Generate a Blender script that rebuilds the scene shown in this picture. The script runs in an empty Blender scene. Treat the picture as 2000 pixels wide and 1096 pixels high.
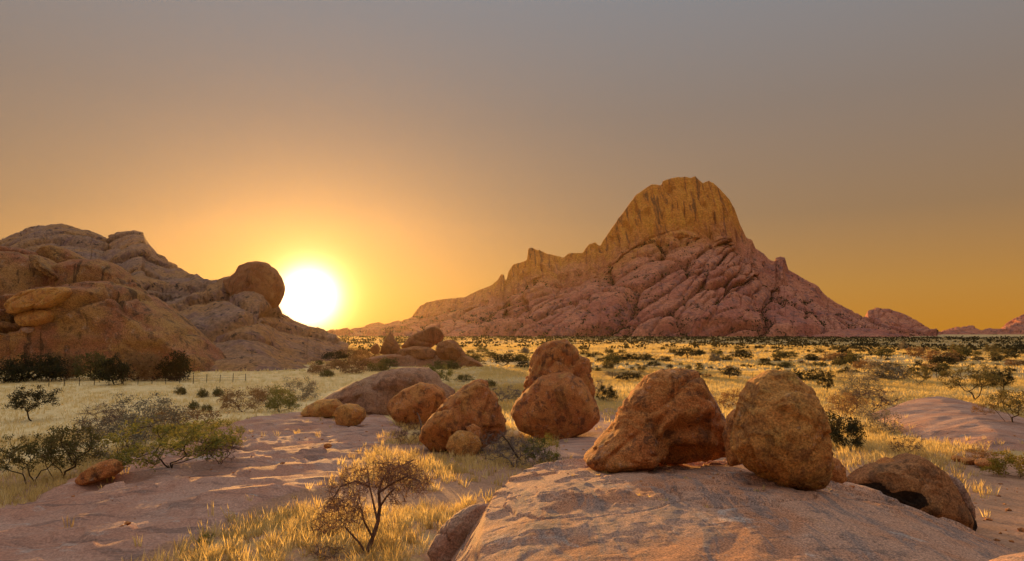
import bpy, bmesh, math, random
import numpy as np
from mathutils import Vector, Matrix

# ------------------------------------------------------------------ camera
F = 1351.0; CX, CY = 1000.0, 548.0; CAMZ = 8.0; HORIZON = 648.0
PITCH = math.atan((HORIZON - CY) / F)
sc = bpy.context.scene
cam_d = bpy.data.cameras.new('camera'); cam = bpy.data.objects.new('camera', cam_d)
sc.collection.objects.link(cam); sc.camera = cam
cam_d.sensor_width = 36.0; cam_d.lens = F / 2000.0 * 36.0
cam_d.clip_start = 0.1; cam_d.clip_end = 20000.0
cam.location = (0, 0, CAMZ); cam.rotation_euler = (math.radians(90) + PITCH, 0, 0)

def ray(px, py):
    x = (px - CX) / F; u = -(py - CY) / F
    c, s = math.cos(PITCH), math.sin(PITCH)
    return np.array([x, c - u * s, s + u * c])

def at_y(px, py, Y):
    d = ray(px, py); d = d / d[1] * Y
    return np.array([d[0], d[1], d[2] + CAMZ])

# ------------------------------------------------------------------ sky and sun
SUN_PX = (603, 578)
sd = ray(*SUN_PX); sd = sd / np.linalg.norm(sd)
SUN_EL = math.asin(sd[2]); SUN_AZ = math.atan2(sd[0], sd[1])      # az from +Y towards +X
w = bpy.data.worlds.new('World'); sc.world = w; w.use_nodes = True
nt = w.node_tree; nt.nodes.clear()
class NT:
    def __init__(s, t): s.t = t
    def n(s, typ, **kw):
        nd = s.t.nodes.new(typ)
        for k, v in kw.items():
            setattr(nd, k, v)
        return nd
    def l(s, a, b): s.t.links.new(a, b)
    def val(s, x, sock):
        if isinstance(x, (int, float)): sock.default_value = x
        elif isinstance(x, (tuple, list)): sock.default_value = tuple(x) if len(x) == len(sock.default_value) else tuple(x) + (1.0,)
        else: s.l(x, sock)
    def m(s, op, a, b=None, c=None, clamp=False):
        nd = s.n('ShaderNodeMath', operation=op, use_clamp=clamp)
        s.val(a, nd.inputs[0])
        if b is not None: s.val(b, nd.inputs[1])
        if c is not None: s.val(c, nd.inputs[2])
        return nd.outputs[0]
    def mr(s, x, a, b, c=0.0, d=1.0, smooth=True):
        nd = s.n('ShaderNodeMapRange'); nd.interpolation_type = 'SMOOTHSTEP' if smooth else 'LINEAR'
        s.val(x, nd.inputs[0])
        for i, v in enumerate((a, b, c, d)): s.val(v, nd.inputs[i + 1])
        return nd.outputs[0]
    def mix(s, f, a, b, bt='MIX'):
        nd = s.n('ShaderNodeMix', data_type='RGBA', blend_type=bt)
        s.val(f, nd.inputs[0]); s.val(a, nd.inputs[6]); s.val(b, nd.inputs[7])
        return nd.outputs[2]
    def noise(s, vec, scale, detail=6, rough=0.6, dist=0.0):
        nd = s.n('ShaderNodeTexNoise'); s.l(vec, nd.inputs['Vector'])
        nd.inputs['Scale'].default_value = scale; nd.inputs['Detail'].default_value = detail
        nd.inputs['Roughness'].default_value = rough; nd.inputs['Distortion'].default_value = dist
        return nd.outputs[0]
    def vor(s, vec, scale, feature='F1', rnd=1.0):
        nd = s.n('ShaderNodeTexVoronoi', feature=feature); s.l(vec, nd.inputs['Vector'])
        nd.inputs['Scale'].default_value = scale; nd.inputs['Randomness'].default_value = rnd
        return nd.outputs['Distance']
    def mapping(s, vec, scale=(1, 1, 1), rot=(0, 0, 0), loc=(0, 0, 0)):
        nd = s.n('ShaderNodeMapping'); s.l(vec, nd.inputs['Vector'])
        nd.inputs['Scale'].default_value = scale; nd.inputs['Rotation'].default_value = rot; nd.inputs['Location'].default_value = loc
        return nd.outputs[0]
    def ramp(s, f, stops):
        nd = s.n('ShaderNodeValToRGB'); cr = nd.color_ramp
        while len(cr.elements) < len(stops): cr.elements.new(0.5)
        for e, (p, c) in zip(cr.elements, stops):
            e.position = p; e.color = tuple(c) + (1.0,)
        s.l(f, nd.inputs[0]); return nd.outputs[0]

N = NT(nt)
sky = N.n('ShaderNodeTexSky', sky_type='NISHITA'); sky.sun_disc = False
sky.sun_elevation = SUN_EL; sky.sun_rotation = SUN_AZ
sky.altitude = 1000; sky.air_density = 1.0; sky.dust_density = 6.0; sky.ozone_density = 1.0
# clear-air sky scaled down to narrow its glow; the gradient carries the rest
dim = N.n('ShaderNodeVectorMath', operation='MULTIPLY'); N.l(sky.outputs[0], dim.inputs[0]); dim.inputs[1].default_value = (0.055, 0.065, 0.085)
bg1 = N.n('ShaderNodeBackground'); N.l(dim.outputs[0], bg1.inputs[0]); bg1.inputs[1].default_value = 0.05
# dusty evening air, brightened overhead for fill: colour by height above the horizon, and a bright aureole about the sun
tc = N.n('ShaderNodeTexCoord')
sep = N.n('ShaderNodeSeparateXYZ'); N.l(tc.outputs['Generated'], sep.inputs[0])
el = N.m('ABSOLUTE', sep.outputs[2])
dot = N.n('ShaderNodeVectorMath', operation='DOT_PRODUCT'); N.l(tc.outputs['Generated'], dot.inputs[0]); dot.inputs[1].default_value = tuple(sd)
cosa = N.m('MAXIMUM', dot.outputs['Value'], 0.0)
def s2l(c):
    return tuple(((v / 255) / 12.92 if v / 255 <= 0.04045 else ((v / 255 + 0.055) / 1.055) ** 2.4) for v in c)
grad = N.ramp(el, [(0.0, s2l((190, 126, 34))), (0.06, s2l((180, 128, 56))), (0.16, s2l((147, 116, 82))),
                   (0.30, s2l((134, 119, 107))), (0.44, s2l((131, 130, 132))), (0.66, (0.42, 0.41, 0.41)), (1.0, (0.90, 0.87, 0.86))])  # top stops, above the view, raised to add fill light on the rocks
def lobe(n, col, k):
    p = N.m('MULTIPLY', N.m('POWER', cosa, n), k)
    nd = N.n('ShaderNodeVectorMath', operation='SCALE'); nd.inputs[0].default_value = col; N.l(p, nd.inputs['Scale'])
    return nd.outputs[0]
acc = None
for nn, col, k in ((2100, (1, 0.95, 0.74), 4.5), (600, (1.0, 0.76, 0.22), 1.0), (170, (1.0, 0.55, 0.0), 0.12), (6, (1.0, 0.76, 0.50), 0.07)):
    L = lobe(nn, col, k)
    if acc is None: acc = L
    else:
        a = N.n('ShaderNodeVectorMath', operation='ADD'); N.l(acc, a.inputs[0]); N.l(L, a.inputs[1]); acc = a.outputs[0]
# the glow sinks into the low dust: stronger near the horizon
low = N.m('ADD', N.m('MULTIPLY', N.mr(el, 0.0, 0.42, 1.0, 0.0), 0.75), 0.25)
sc_ = N.n('ShaderNodeVectorMath', operation='SCALE'); N.l(acc, sc_.inputs[0]); N.l(low, sc_.inputs['Scale'])
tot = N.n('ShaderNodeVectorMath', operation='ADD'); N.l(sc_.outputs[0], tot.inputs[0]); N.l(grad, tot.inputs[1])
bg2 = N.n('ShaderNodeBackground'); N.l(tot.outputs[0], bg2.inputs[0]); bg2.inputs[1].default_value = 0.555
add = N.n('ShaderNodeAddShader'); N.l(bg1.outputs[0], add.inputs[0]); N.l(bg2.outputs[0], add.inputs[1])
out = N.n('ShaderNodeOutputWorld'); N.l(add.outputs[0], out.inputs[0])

sun_d = bpy.data.lights.new('sun', 'SUN'); sun = bpy.data.objects.new('sun', sun_d); sc.collection.objects.link(sun)
sun_d.energy = 5.0; sun_d.angle = math.radians(0.8); sun_d.color = (1.0, 0.52, 0.14)
sun.rotation_euler = Vector(sd).to_track_quat('Z', 'Y').to_euler()
sun.location = (0, 0, 60)

vs = sc.view_settings; vs.view_transform = 'Standard'; vs.look = 'None'; vs.exposure = 0.85; vs.gamma = 1.0; vs.use_curve_mapping = False
cy = sc.cycles
cy.max_bounces = 4; cy.diffuse_bounces = 2; cy.glossy_bounces = 1; cy.transmission_bounces = 2; cy.transparent_max_bounces = 4; cy.volume_bounces = 0
cy.use_denoising = True; cy.caustics_reflective = False; cy.caustics_refractive = False
cy.sample_clamp_indirect = 4.0

# ------------------------------------------------------------------ numpy helpers
COL = sc.collection
def smooth(a, b, x):
    t = np.clip((x - a) / (b - a), 0, 1); return t * t * (3 - 2 * t)
def _h(ix, iy, iz, seed):
    with np.errstate(over='ignore'):
        h = ix.astype(np.uint32) * np.uint32(374761393) + iy.astype(np.uint32) * np.uint32(668265263) + iz.astype(np.uint32) * np.uint32(2246822519) + np.uint32((seed * 3266489917) & 0xffffffff)
        h = (h ^ (h >> np.uint32(13))) * np.uint32(1274126177)
        h = (h ^ (h >> np.uint32(15))) * np.uint32(2654435761)
        h = h ^ (h >> np.uint32(16))
    return (h & np.uint32(0xffffff)).astype(np.float64) / float(0xffffff)
def vnoise(x, y, z, seed=0):
    x, y, z = np.broadcast_arrays(np.asarray(x, float), np.asarray(y, float), np.asarray(z, float))
    fx, fy, fz = np.floor(x), np.floor(y), np.floor(z)
    tx, ty, tz = x - fx, y - fy, z - fz
    tx = tx * tx * (3 - 2 * tx); ty = ty * ty * (3 - 2 * ty); tz = tz * tz * (3 - 2 * tz)
    ix, iy, iz = fx.astype(np.int64), fy.astype(np.int64), fz.astype(np.int64)
    r = 0
    for dx in (0, 1):
        wx = tx if dx else 1 - tx
        for dy in (0, 1):
            wy = ty if dy else 1 - ty
            for dz in (0, 1):
                wz = tz if dz else 1 - tz
                r = r + wx * wy * wz * _h(ix + dx, iy + dy, iz + dz, seed)
    return r * 2 - 1
def fbm(x, y, z, octv=4, seed=0, gain=0.5, ridged=False):
    a, s, r = 1.0, 1.0, 0.0
    tot = 0
    for o in range(octv):
        v = vnoise(np.asarray(x) * s + 17.3 * o, np.asarray(y) * s - 9.1 * o, np.asarray(z) * s + 4.7 * o, seed + o)
        if ridged: v = 1 - 2 * np.abs(v)
        r = r + a * v; tot += a; a *= gain; s *= 2.03
    return r / tot
def worley(x, y, seed=0):
    ix, iy = np.floor(x).astype(np.int64), np.floor(y).astype(np.int64)
    f1 = np.full(x.shape, 9.0); f2 = np.full(x.shape, 9.0); cid = np.zeros(x.shape)
    z0 = np.zeros(x.shape, np.int64)
    for dx in (-1, 0, 1):
        for dy in (-1, 0, 1):
            cx_, cy_ = ix + dx, iy + dy
            qx = cx_ + _h(cx_, cy_, z0, seed); qy = cy_ + _h(cx_, cy_, z0 + 1, seed)
            d = np.hypot(qx - x, qy - y)
            m = d < f1
            f2 = np.where(m, f1, np.minimum(f2, d)); cid = np.where(m, _h(cx_, cy_, z0 + 2, seed), cid); f1 = np.where(m, d, f1)
    return f1, f2, cid

def mesh_np(name, V, Fc, smooth_=True, attrs=None):
    V = np.asarray(V, dtype=np.float32); Fc = np.asarray(Fc, dtype=np.int32)
    me = bpy.data.meshes.new(name)
    n, k = Fc.shape
    me.vertices.add(len(V)); me.vertices.foreach_set('co', V.ravel())
    me.loops.add(n * k); me.loops.foreach_set('vertex_index', Fc.ravel())
    me.polygons.add(n); me.polygons.foreach_set('loop_start', np.arange(0, n * k, k, dtype=np.int32))
    me.polygons.foreach_set('loop_total', np.full(n, k, dtype=np.int32))
    me.polygons.foreach_set('use_smooth', np.full(n, smooth_, dtype=bool))
    for an, arr in (attrs or {}).items():
        at = me.attributes.new(an, 'FLOAT', 'POINT'); at.data.foreach_set('value', np.asarray(arr, dtype=np.float32).ravel())
    me.update(calc_edges=True); me.validate()
    return me
def link(name, me, mat=None, parent=None, loc=(0, 0, 0), **props):
    o = bpy.data.objects.new(name, me); COL.objects.link(o); o.location = loc
    if mat is not None and me is not None and not me.materials: me.materials.append(mat)
    if parent is not None: o.parent = parent
    for k, v in props.items(): o[k] = v
    return o
def grid_faces(nr, nc, off=0, wrap=False):
    i = np.arange(nr - 1)[:, None]; j = np.arange(nc if wrap else nc - 1)[None, :]
    j2 = (j + 1) % nc
    a = i * nc + j; b = i * nc + j2; c = (i + 1) * nc + j2; d = (i + 1) * nc + j
    return np.stack([a, b, c, d], -1).reshape(-1, 4) + off

# ------------------------------------------------------------------ materials
def new_mat(name):
    m = bpy.data.materials.new(name); m.use_nodes = True; m.node_tree.nodes.clear()
    n = NT(m.node_tree)
    o = n.n('ShaderNodeOutputMaterial')
    return m, n, o
def principled(n, o, col, rough=0.9, bump=None, bs=0.5, bd=0.05, spec=0.2):
    p = n.n('ShaderNodeBsdfPrincipled'); n.val(col, p.inputs['Base Color']); n.val(rough, p.inputs['Roughness'])
    p.inputs['Specular IOR Level'].default_value = spec
    if bump is not None:
        b = n.n('ShaderNodeBump'); b.inputs['Strength'].default_value = bs; b.inputs['Distance'].default_value = bd
        n.l(bump, b.inputs['Height']); n.l(b.outputs[0], p.inputs['Normal'])
    n.l(p.outputs[0], o.inputs[0]); return p

def rock_mat(name, ca, cb, cstain, stain=0.5, sc_=1.0, lich=0.25, streak=0.0, bd=0.09):
    """granite: warm tones in patches, dark weathering stains and streaks, pale lichen, speckle, pits"""
    m, n, o = new_mat(name)
    t = n.n('ShaderNodeTexCoord').outputs['Object']
    big = n.noise(t, 0.6 * sc_, 6, 0.62, 0.6); mid = n.noise(t, 2.3 * sc_, 9, 0.70, 0.3); fine = n.noise(t, 24 * sc_, 4, 0.78)
    c = n.mix(n.mr(big, 0.40, 0.60), ca, cb)
    warm = n.noise(n.mapping(t, (1, 1, 1), (0.3, 0.2, 0), (3, 9, 1)), 0.9 * sc_, 7, 0.66, 0.5)
    c = n.mix(n.m('MULTIPLY', n.mr(warm, 0.52, 0.64), 0.6), c, tuple(min(0.6, v * k) for v, k in zip(ca, (1.18, 1.30, 1.25))))
    c = n.mix(n.m('MULTIPLY', n.mr(mid, 0.50, 0.62), stain), c, tuple(v * 2.0 for v in cstain))
    st = n.noise(n.mapping(t, (1.7 * sc_, 1.7 * sc_, 0.30 * sc_)), 1.0, 8, 0.64, 0.8)
    c = n.mix(n.m('MULTIPLY', n.mr(st, 0.55, 0.64), 0.45 + streak), c, cstain)
    blot = n.noise(n.mapping(t, (1, 1, 1), (0, 0.4, 0), (1, 5, 8)), 1.3 * sc_, 9, 0.72, 0.2)
    c = n.mix(n.m('MULTIPLY', n.mr(blot, 0.60, 0.66), stain), c, cstain)
    li = n.noise(n.mapping(t, (1, 1, 1), (0, 0, 0), (7, 3, 5)), 2.7 * sc_, 9, 0.74)
    c = n.mix(n.m('MULTIPLY', n.mr(li, 0.57, 0.64), lich), c, (0.52, 0.42, 0.35))
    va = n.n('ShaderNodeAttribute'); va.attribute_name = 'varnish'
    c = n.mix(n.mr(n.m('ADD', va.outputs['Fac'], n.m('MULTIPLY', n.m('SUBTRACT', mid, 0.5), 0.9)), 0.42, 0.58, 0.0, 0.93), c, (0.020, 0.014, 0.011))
    sp = n.mr(fine, 0.32, 0.70, 0.52, 1.42)
    hs = n.n('ShaderNodeVectorMath', operation='SCALE'); n.l(c, hs.inputs[0]); n.l(sp, hs.inputs['Scale'])
    pit = n.mr(n.vor(t, 7.5 * sc_), 0.0, 0.35)
    bmp = n.m('ADD', n.m('MULTIPLY', mid, 0.9), n.m('MULTIPLY', fine, n.mr(warm, 0.4, 0.65, 0.12, 0.6)))
    bmp = n.m('ADD', bmp, n.m('ADD', n.m('MULTIPLY', n.noise(t, 8 * sc_, 7, 0.72), 0.35), n.m('MULTIPLY', pit, 0.25)))
    principled(n, o, hs.outputs[0], 0.92, bmp, 1.0, bd / sc_)
    return m

M_BOULDER = rock_mat('boulder_granite', (0.56, 0.235, 0.075), (0.45, 0.16, 0.052), (0.065, 0.030, 0.018), 0.75, 1.0, 0.28)
M_BOULDER2 = rock_mat('ochre_granite', (0.60, 0.295, 0.085), (0.51, 0.21, 0.06), (0.10, 0.048, 0.024), 0.6, 0.9, 0.32)
M_PALE = rock_mat('pale_granite', (0.47, 0.275, 0.20), (0.44, 0.235, 0.155), (0.17, 0.125, 0.11), 0.5, 0.8, 0.35)
M_RISE = rock_mat('weathered_granite', (0.43, 0.245, 0.155), (0.38, 0.185, 0.10), (0.11, 0.065, 0.045), 0.65, 0.55, 0.25)
M_FARROCK = rock_mat('outcrop_granite', (0.40, 0.185, 0.075), (0.34, 0.14, 0.055), (0.10, 0.05, 0.03), 0.5, 0.35, 0.1)
M_HILL = rock_mat('hill_granite', (0.43, 0.22, 0.075), (0.38, 0.155, 0.075), (0.09, 0.05, 0.028), 0.7, 0.17, 0.25, 0.35, 0.09)

def ground_mat():
    m, n, o = new_mat('ground')
    t = n.n('ShaderNodeTexCoord').outputs['Object']
    def att(nm):
        a = n.n('ShaderNodeAttribute'); a.attribute_name = nm; return a.outputs['Fac']
    big = n.noise(t, 0.07, 6, 0.6); mid = n.noise(t, 0.9, 8, 0.65); fine = n.noise(t, 14, 4, 0.7)
    soil = n.mix(n.mr(mid, 0.35, 0.65), (0.43, 0.25, 0.165), (0.36, 0.205, 0.125))
    peb = n.vor(t, 5.0)
    soil = n.mix(n.m('MULTIPLY', n.mr(peb, 0.16, 0.08), n.mr(mid, 0.45, 0.6)), soil, (0.22, 0.13, 0.09))
    straw = n.mix(n.mr(big, 0.35, 0.65), (0.60, 0.44, 0.21), (0.48, 0.32, 0.145))
    straw = n.mix(n.m('MULTIPLY', n.mr(mid, 0.5, 0.7), 0.5), straw, (0.30, 0.20, 0.10))
    straw = n.mix(n.m('MULTIPLY', att('pale'), n.mr(n.noise(t, 0.35, 6, 0.65), 0.3, 0.6, 0.5, 1.0)), straw, (0.82, 0.62, 0.31))
    # granite slab, banded along its sheets
    tm = n.mapping(t, (0.35, 1.4, 1.4), (0, 0, math.radians(-28)))
    band = n.noise(tm, 0.9, 8, 0.66, 0.7); sl2 = n.noise(t, 0.33, 6, 0.6)
    slab = n.mix(n.mr(sl2, 0.36, 0.64), (0.47, 0.285, 0.215), (0.43, 0.22, 0.15))
    slab = n.mix(n.m('MULTIPLY', n.mr(band, 0.50, 0.62), 0.7), slab, (0.19, 0.125, 0.105))
    slab = n.mix(n.m('MULTIPLY', n.mr(n.noise(tm, 1.6, 7, 0.7, 1.2), 0.55, 0.68), 0.55), slab, (0.47, 0.42, 0.38))
    mask = n.m('ADD', att('straw'), n.m('MULTIPLY', n.m('SUBTRACT', mid, 0.5), 1.2))
    c = n.mix(n.mr(mask, 0.35, 0.65), soil, straw)
    rk = n.m('ADD', att('rock'), n.m('MULTIPLY', n.m('SUBTRACT', n.noise(t, 0.6, 7, 0.7), 0.5), 0.9))
    rk = n.mr(rk, 0.42, 0.56)
    c = n.mix(rk, c, slab)
    sp = n.mr(fine, 0.30, 0.72, 0.72, 1.25)
    hs = n.n('ShaderNodeVectorMath', operation='SCALE'); n.l(c, hs.inputs[0]); n.l(sp, hs.inputs['Scale'])
    b = n.m('ADD', n.m('ADD', n.m('MULTIPLY', mid, 1.0), n.m('MULTIPLY', fine, 0.3)), n.m('MULTIPLY', n.m('MULTIPLY', band, rk), 1.2))
    principled(n, o, hs.outputs[0], 0.95, b, 0.9, 0.10, 0.1)
    return m

def mountain_mat(name, zdome, sc_=1.0, c1=(0.52, 0.21, 0.125), c2=(0.42, 0.15, 0.10)):
    m, n, o = new_mat(name)
    t = n.n('ShaderNodeTexCoord').outputs['Object']
    sep = n.n('ShaderNodeSeparateXYZ'); n.l(t, sep.inputs[0])
    a = n.noise(t, 0.012 * sc_, 6, 0.6, 0.5); b = n.noise(t, 0.05 * sc_, 7, 0.68); d = n.noise(t, 0.25 * sc_, 5, 0.7)
    c = n.mix(n.mr(a, 0.40, 0.60), c1, c2)
    c = n.mix(n.m('MULTIPLY', n.mr(b, 0.5, 0.62), 0.6), c, (0.20, 0.115, 0.115))
    c = n.mix(n.m('MULTIPLY', n.mr(n.noise(t, 0.09 * sc_, 8, 0.72, 0.6), 0.56, 0.62), 0.85), c, (0.045, 0.032, 0.03))
    # upper dome: ochre with golden haze glow painted in, dark water streaks running down
    st = n.noise(n.mapping(t, (0.10 * sc_, 0.016 * sc_, 0.011 * sc_)), 1.0, 6, 0.65, 0.5)
    oc = n.mix(n.mr(st, 0.35, 0.62), (0.62, 0.28, 0.045), (0.54, 0.195, 0.04))
    oc = n.mix(n.m('MULTIPLY', n.mr(st, 0.55, 0.62), 0.7), oc, (0.07, 0.045, 0.03))
    up = n.m('ADD', n.m('ADD', sep.outputs[2], n.m('MULTIPLY', n.m('SUBTRACT', 400.0, sep.outputs[0]), 0.22)), n.m('ADD', n.m('MULTIPLY', n.m('SUBTRACT', b, 0.5), 110.0), n.m('MULTIPLY', n.m('SUBTRACT', a, 0.5), 120.0)))  # gold drops lower to the left, painting in the glare toward the sun
    c = n.mix(n.mr(up, zdome - 75, zdome + 70), c, oc)
    sp = n.mr(d, 0.32, 0.70, 0.68, 1.25)
    hs = n.n('ShaderNodeVectorMath', operation='SCALE'); n.l(c, hs.inputs[0]); n.l(sp, hs.inputs['Scale'])
    bm = n.m('ADD', b, n.m('MULTIPLY', d, 0.5))
    principled(n, o, hs.outputs[0], 0.95, bm, 0.8, 5.0 / sc_, 0.1)
    return m

def leaf_mat(name, c1, c2, trans=0.35):
    m, n, o = new_mat(name)
    t = n.n('ShaderNodeTexCoord').outputs['Object']
    oi = n.n('ShaderNodeObjectInfo').outputs['Random']
    k = n.m('ADD', n.mr(n.noise(t, 1.7, 3, 0.6), 0.3, 0.7), n.m('MULTIPLY', n.m('SUBTRACT', oi, 0.5), 0.5), clamp=True)
    c = n.mix(k, c1, c2)
    d = n.n('ShaderNodeBsdfDiffuse'); n.l(c, d.inputs[0]); tr = n.n('ShaderNodeBsdfTranslucent'); n.l(c, tr.inputs[0])
    mx = n.n('ShaderNodeMixShader'); mx.inputs[0].default_value = trans
    n.l(d.outputs[0], mx.inputs[1]); n.l(tr.outputs[0], mx.inputs[2]); n.l(mx.outputs[0], o.inputs[0])
    return m
def bark_mat(name, c):
    m, n, o = new_mat(name)
    t = n.n('ShaderNodeTexCoord').outputs['Object']
    k = n.noise(t, 9, 5, 0.7)
    principled(n, o, n.mix(n.mr(k, 0.35, 0.65), c, tuple(v * 0.5 for v in c)), 0.95, k, 0.6, 0.02, 0.1)
    return m
def grass_mat():
    m, n, o = new_mat('dry_grass')
    a = n.n('ShaderNodeAttribute'); a.attribute_name = 'tint'
    c = n.ramp(a.outputs['Fac'], [(0.0, (0.46, 0.32, 0.14)), (0.35, (0.68, 0.50, 0.18)), (0.7, (0.79, 0.61, 0.25)), (1.0, (0.83, 0.67, 0.34))])
    d = n.n('ShaderNodeBsdfDiffuse'); n.l(c, d.inputs[0]); tr = n.n('ShaderNodeBsdfTranslucent'); n.l(c, tr.inputs[0])
    mx = n.n('ShaderNodeMixShader'); mx.inputs[0].default_value = 0.6
    n.l(d.outputs[0], mx.inputs[1]); n.l(tr.outputs[0], mx.inputs[2]); n.l(mx.outputs[0], o.inputs[0])
    return m
M_GROUND = ground_mat(); M_GRASS = grass_mat()
M_OLIVE = leaf_mat('olive_leaves', (0.12, 0.115, 0.04), (0.20, 0.15, 0.06))
M_GREEN = leaf_mat('green_leaves', (0.15, 0.165, 0.045), (0.25, 0.22, 0.07))
M_DARK = leaf_mat('dark_leaves', (0.035, 0.040, 0.020), (0.085, 0.065, 0.032), 0.25)
M_GREY = leaf_mat('grey_leaves', (0.21, 0.19, 0.13), (0.30, 0.24, 0.16))
M_YELLOW = leaf_mat('yellow_leaves', (0.36, 0.26, 0.04), (0.24, 0.20, 0.05))
M_RUST = leaf_mat('brown_leaves', (0.27, 0.15, 0.065), (0.34, 0.20, 0.09))
M_BARK = bark_mat('dark_bark', (0.085, 0.055, 0.038)); M_TWIG = bark_mat('dry_twigs', (0.20, 0.125, 0.095)); M_GREYBARK = bark_mat('grey_bark', (0.24, 0.19, 0.16))

# ------------------------------------------------------------------ ground
def pip(x, y, poly):
    """signed distance to a polygon, positive inside"""
    P = np.asarray(poly, float); n = len(P)
    ins = np.zeros(np.shape(x), bool); dm = np.full(np.shape(x), 1e9)
    for i in range(n):
        x1, y1 = P[i]; x2, y2 = P[(i + 1) % n]
        cond = ((y1 > y) != (y2 > y)) & (x < (x2 - x1) * (y - y1) / (y2 - y1 + 1e-12) + x1)
        ins ^= cond
        L2 = (x2 - x1) ** 2 + (y2 - y1) ** 2 + 1e-12
        t = np.clip(((x - x1) * (x2 - x1) + (y - y1) * (y2 - y1)) / L2, 0, 1)
        dm = np.minimum(dm, np.hypot(x - x1 - t * (x2 - x1), y - y1 - t * (y2 - y1)))
    return np.where(ins, dm, -dm)

def gbase(x, y):
    r = np.hypot(x, y)
    z = 2.7 * smooth(84, 12, r)
    z = z - 0.7 * smooth(-0.35, -0.75, x / (np.abs(y) + 1.0)) * smooth(10, 30, r) * smooth(84, 40, r)
    z = z + 0.22 * vnoise(x / 9, y / 9, 0.5, 3) * smooth(14, 22, r) * smooth(220, 60, r) + 0.35 * vnoise(x / 60, y / 60, 0.5, 5) * smooth(70, 140, r)
    return z
def g_point(px, py, fn, lo=4, hi=3000):
    d = ray(px, py); ts = np.geomspace(lo, hi, 1600) / d[1]
    X, Y, Z = d[0] * ts, d[1] * ts, CAMZ + d[2] * ts
    h = fn(X, Y); k = np.argmax(Z < h)
    if k == 0: k = len(ts) - 1
    a0, a1 = Z[k - 1] - h[k - 1], Z[k] - h[k]
    f = a0 / (a0 - a1 + 1e-9)
    t = ts[k - 1] + f * (ts[k] - ts[k - 1])
    X, Y = d[0] * t, d[1] * t
    return np.array([X, Y, float(fn(np.array([X]), np.array([Y]))[0])])
def wpoly(pts): return [tuple(g_point(px, py, gbase)[:2]) for px, py in pts]
SLAB_L = wpoly([(-150, 1180), (-150, 1010), (60, 985), (190, 925), (330, 880), (480, 822), (600, 806), (740, 806), (800, 850), (700, 890), (650, 950), (560, 985), (470, 1010), (380, 1050), (240, 1110), (180, 1180)])
SLAB_R = wpoly([(1690, 812), (1760, 790), (1850, 782), (1930, 800), (2030, 830), (2100, 860), (2060, 890), (1930, 884), (1830, 868), (1740, 845)])
SLAB_M = wpoly([(1020, 905), (1080, 868), (1180, 800), (1260, 795), (1420, 820), (1420, 900), (1150, 915)])
SLAB_P = wpoly([(1860, 880), (2050, 900), (2100, 1110), (1900, 1110), (1870, 1010), (1900, 960)])
GRASS_F = wpoly([(300, 1130), (330, 1075), (430, 1035), (520, 1000), (600, 985), (720, 1000), (790, 985), (860, 990), (900, 985), (890, 1040), (870, 1130)])
MID = g_point(1860, 825, gbase)
def ground_masks(x, y):
    rock = smooth(-0.8, 0.8, pip(x, y, SLAB_L)) * 1.0
    rr = smooth(-1.2, 1.5, pip(x, y, SLAB_R)); rm = smooth(-0.8, 0.8, pip(x, y, SLAB_M))
    return rock, rr, rm
def ground(x, y):
    x = np.asarray(x, float); y = np.asarray(y, float)
    r = np.hypot(x, y); z = gbase(x, y)
    near = (r < 120)
    if np.any(near):
        xn, yn = x[near], y[near]
        sl, sr, sm = ground_masks(xn, yn)
        u = xn * math.cos(0.5) + yn * math.sin(0.5); v = -xn * math.sin(0.5) + yn * math.cos(0.5)
        # sheets of granite: steps along the slab
        q = v / 2.6 + 0.75 * vnoise(u / 7, v / 4, 0.2, 11) + 0.18 * vnoise(u / 1.6, v / 1.6, 0.1, 12)
        fr = q - np.floor(q); step = smooth(0.0, 0.22, fr) - fr
        pl_ = fbm(u / 3.4, v / 1.8, 0.6, 4, 17, 0.55)
        dz = sl * (0.14 * smooth(0.05, 0.10, pl_) - 0.10 * smooth(0.12, 0.17, -pl_) + 0.20 * step + 0.10 + 0.10 * vnoise(u / 3.2, v / 1.7, 0.6, 13) + 0.2 * vnoise(u / 8, v / 5, 0.9, 15) + 0.06 * fbm(u / 1.5, v / 0.6, 0.4, 4, 16))
        pr = np.maximum(pip(xn, yn, SLAB_R), 0)
        q2 = v / 3.0 + 0.8 * vnoise(u / 6, v / 6, 0.2, 21); f2 = q2 - np.floor(q2)
        dz = dz + sr * (0.15 + 1.25 * (1 - np.exp(-pr / 3.2)) + 0.10 * (smooth(0, 0.3, f2) - f2) + 0.12 * fbm(u / 3.5, v / 1.6, 0.3, 4, 22))
        dz = dz + sm * (0.25 + 0.2 * vnoise(u / 2.5, v / 2.5, 0.3, 31))
        dz = dz + 0.035 * fbm(xn / 0.7, yn / 0.7, 0.3, 3, 41)
        z[near] += dz
    return z
def place(px, py): return g_point(px, py, ground)

az = np.concatenate([np.linspace(-math.radians(47), math.radians(47), 520), np.linspace(math.radians(47), math.radians(313), 60)[1:-1]])
rr_ = np.concatenate([[0.5, 3.0, 6.0], np.geomspace(8.0, 2600, 470)])
A_, R_ = np.meshgrid(az, rr_)
GX, GY = (R_ * np.sin(A_)).ravel(), (R_ * np.cos(A_)).ravel()
GZ = ground(GX, GY)
gr = np.hypot(GX, GY)
rock_a = np.zeros_like(GX); nr = gr < 120
a1, a2, a3 = ground_masks(GX[nr], GY[nr]); a4 = smooth(-1.0, 1.5, pip(GX[nr], GY[nr], SLAB_P)) * 0.42
rock_a[nr] = np.maximum(np.maximum(a1, a2), np.maximum(a3, a4))
straw_a = smooth(26, 62, gr) * 0.95 + 0.10
straw_a[nr] = np.maximum(straw_a[nr], smooth(-0.4, 0.8, pip(GX[nr], GY[nr], GRASS_F)) * 0.55)
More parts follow.
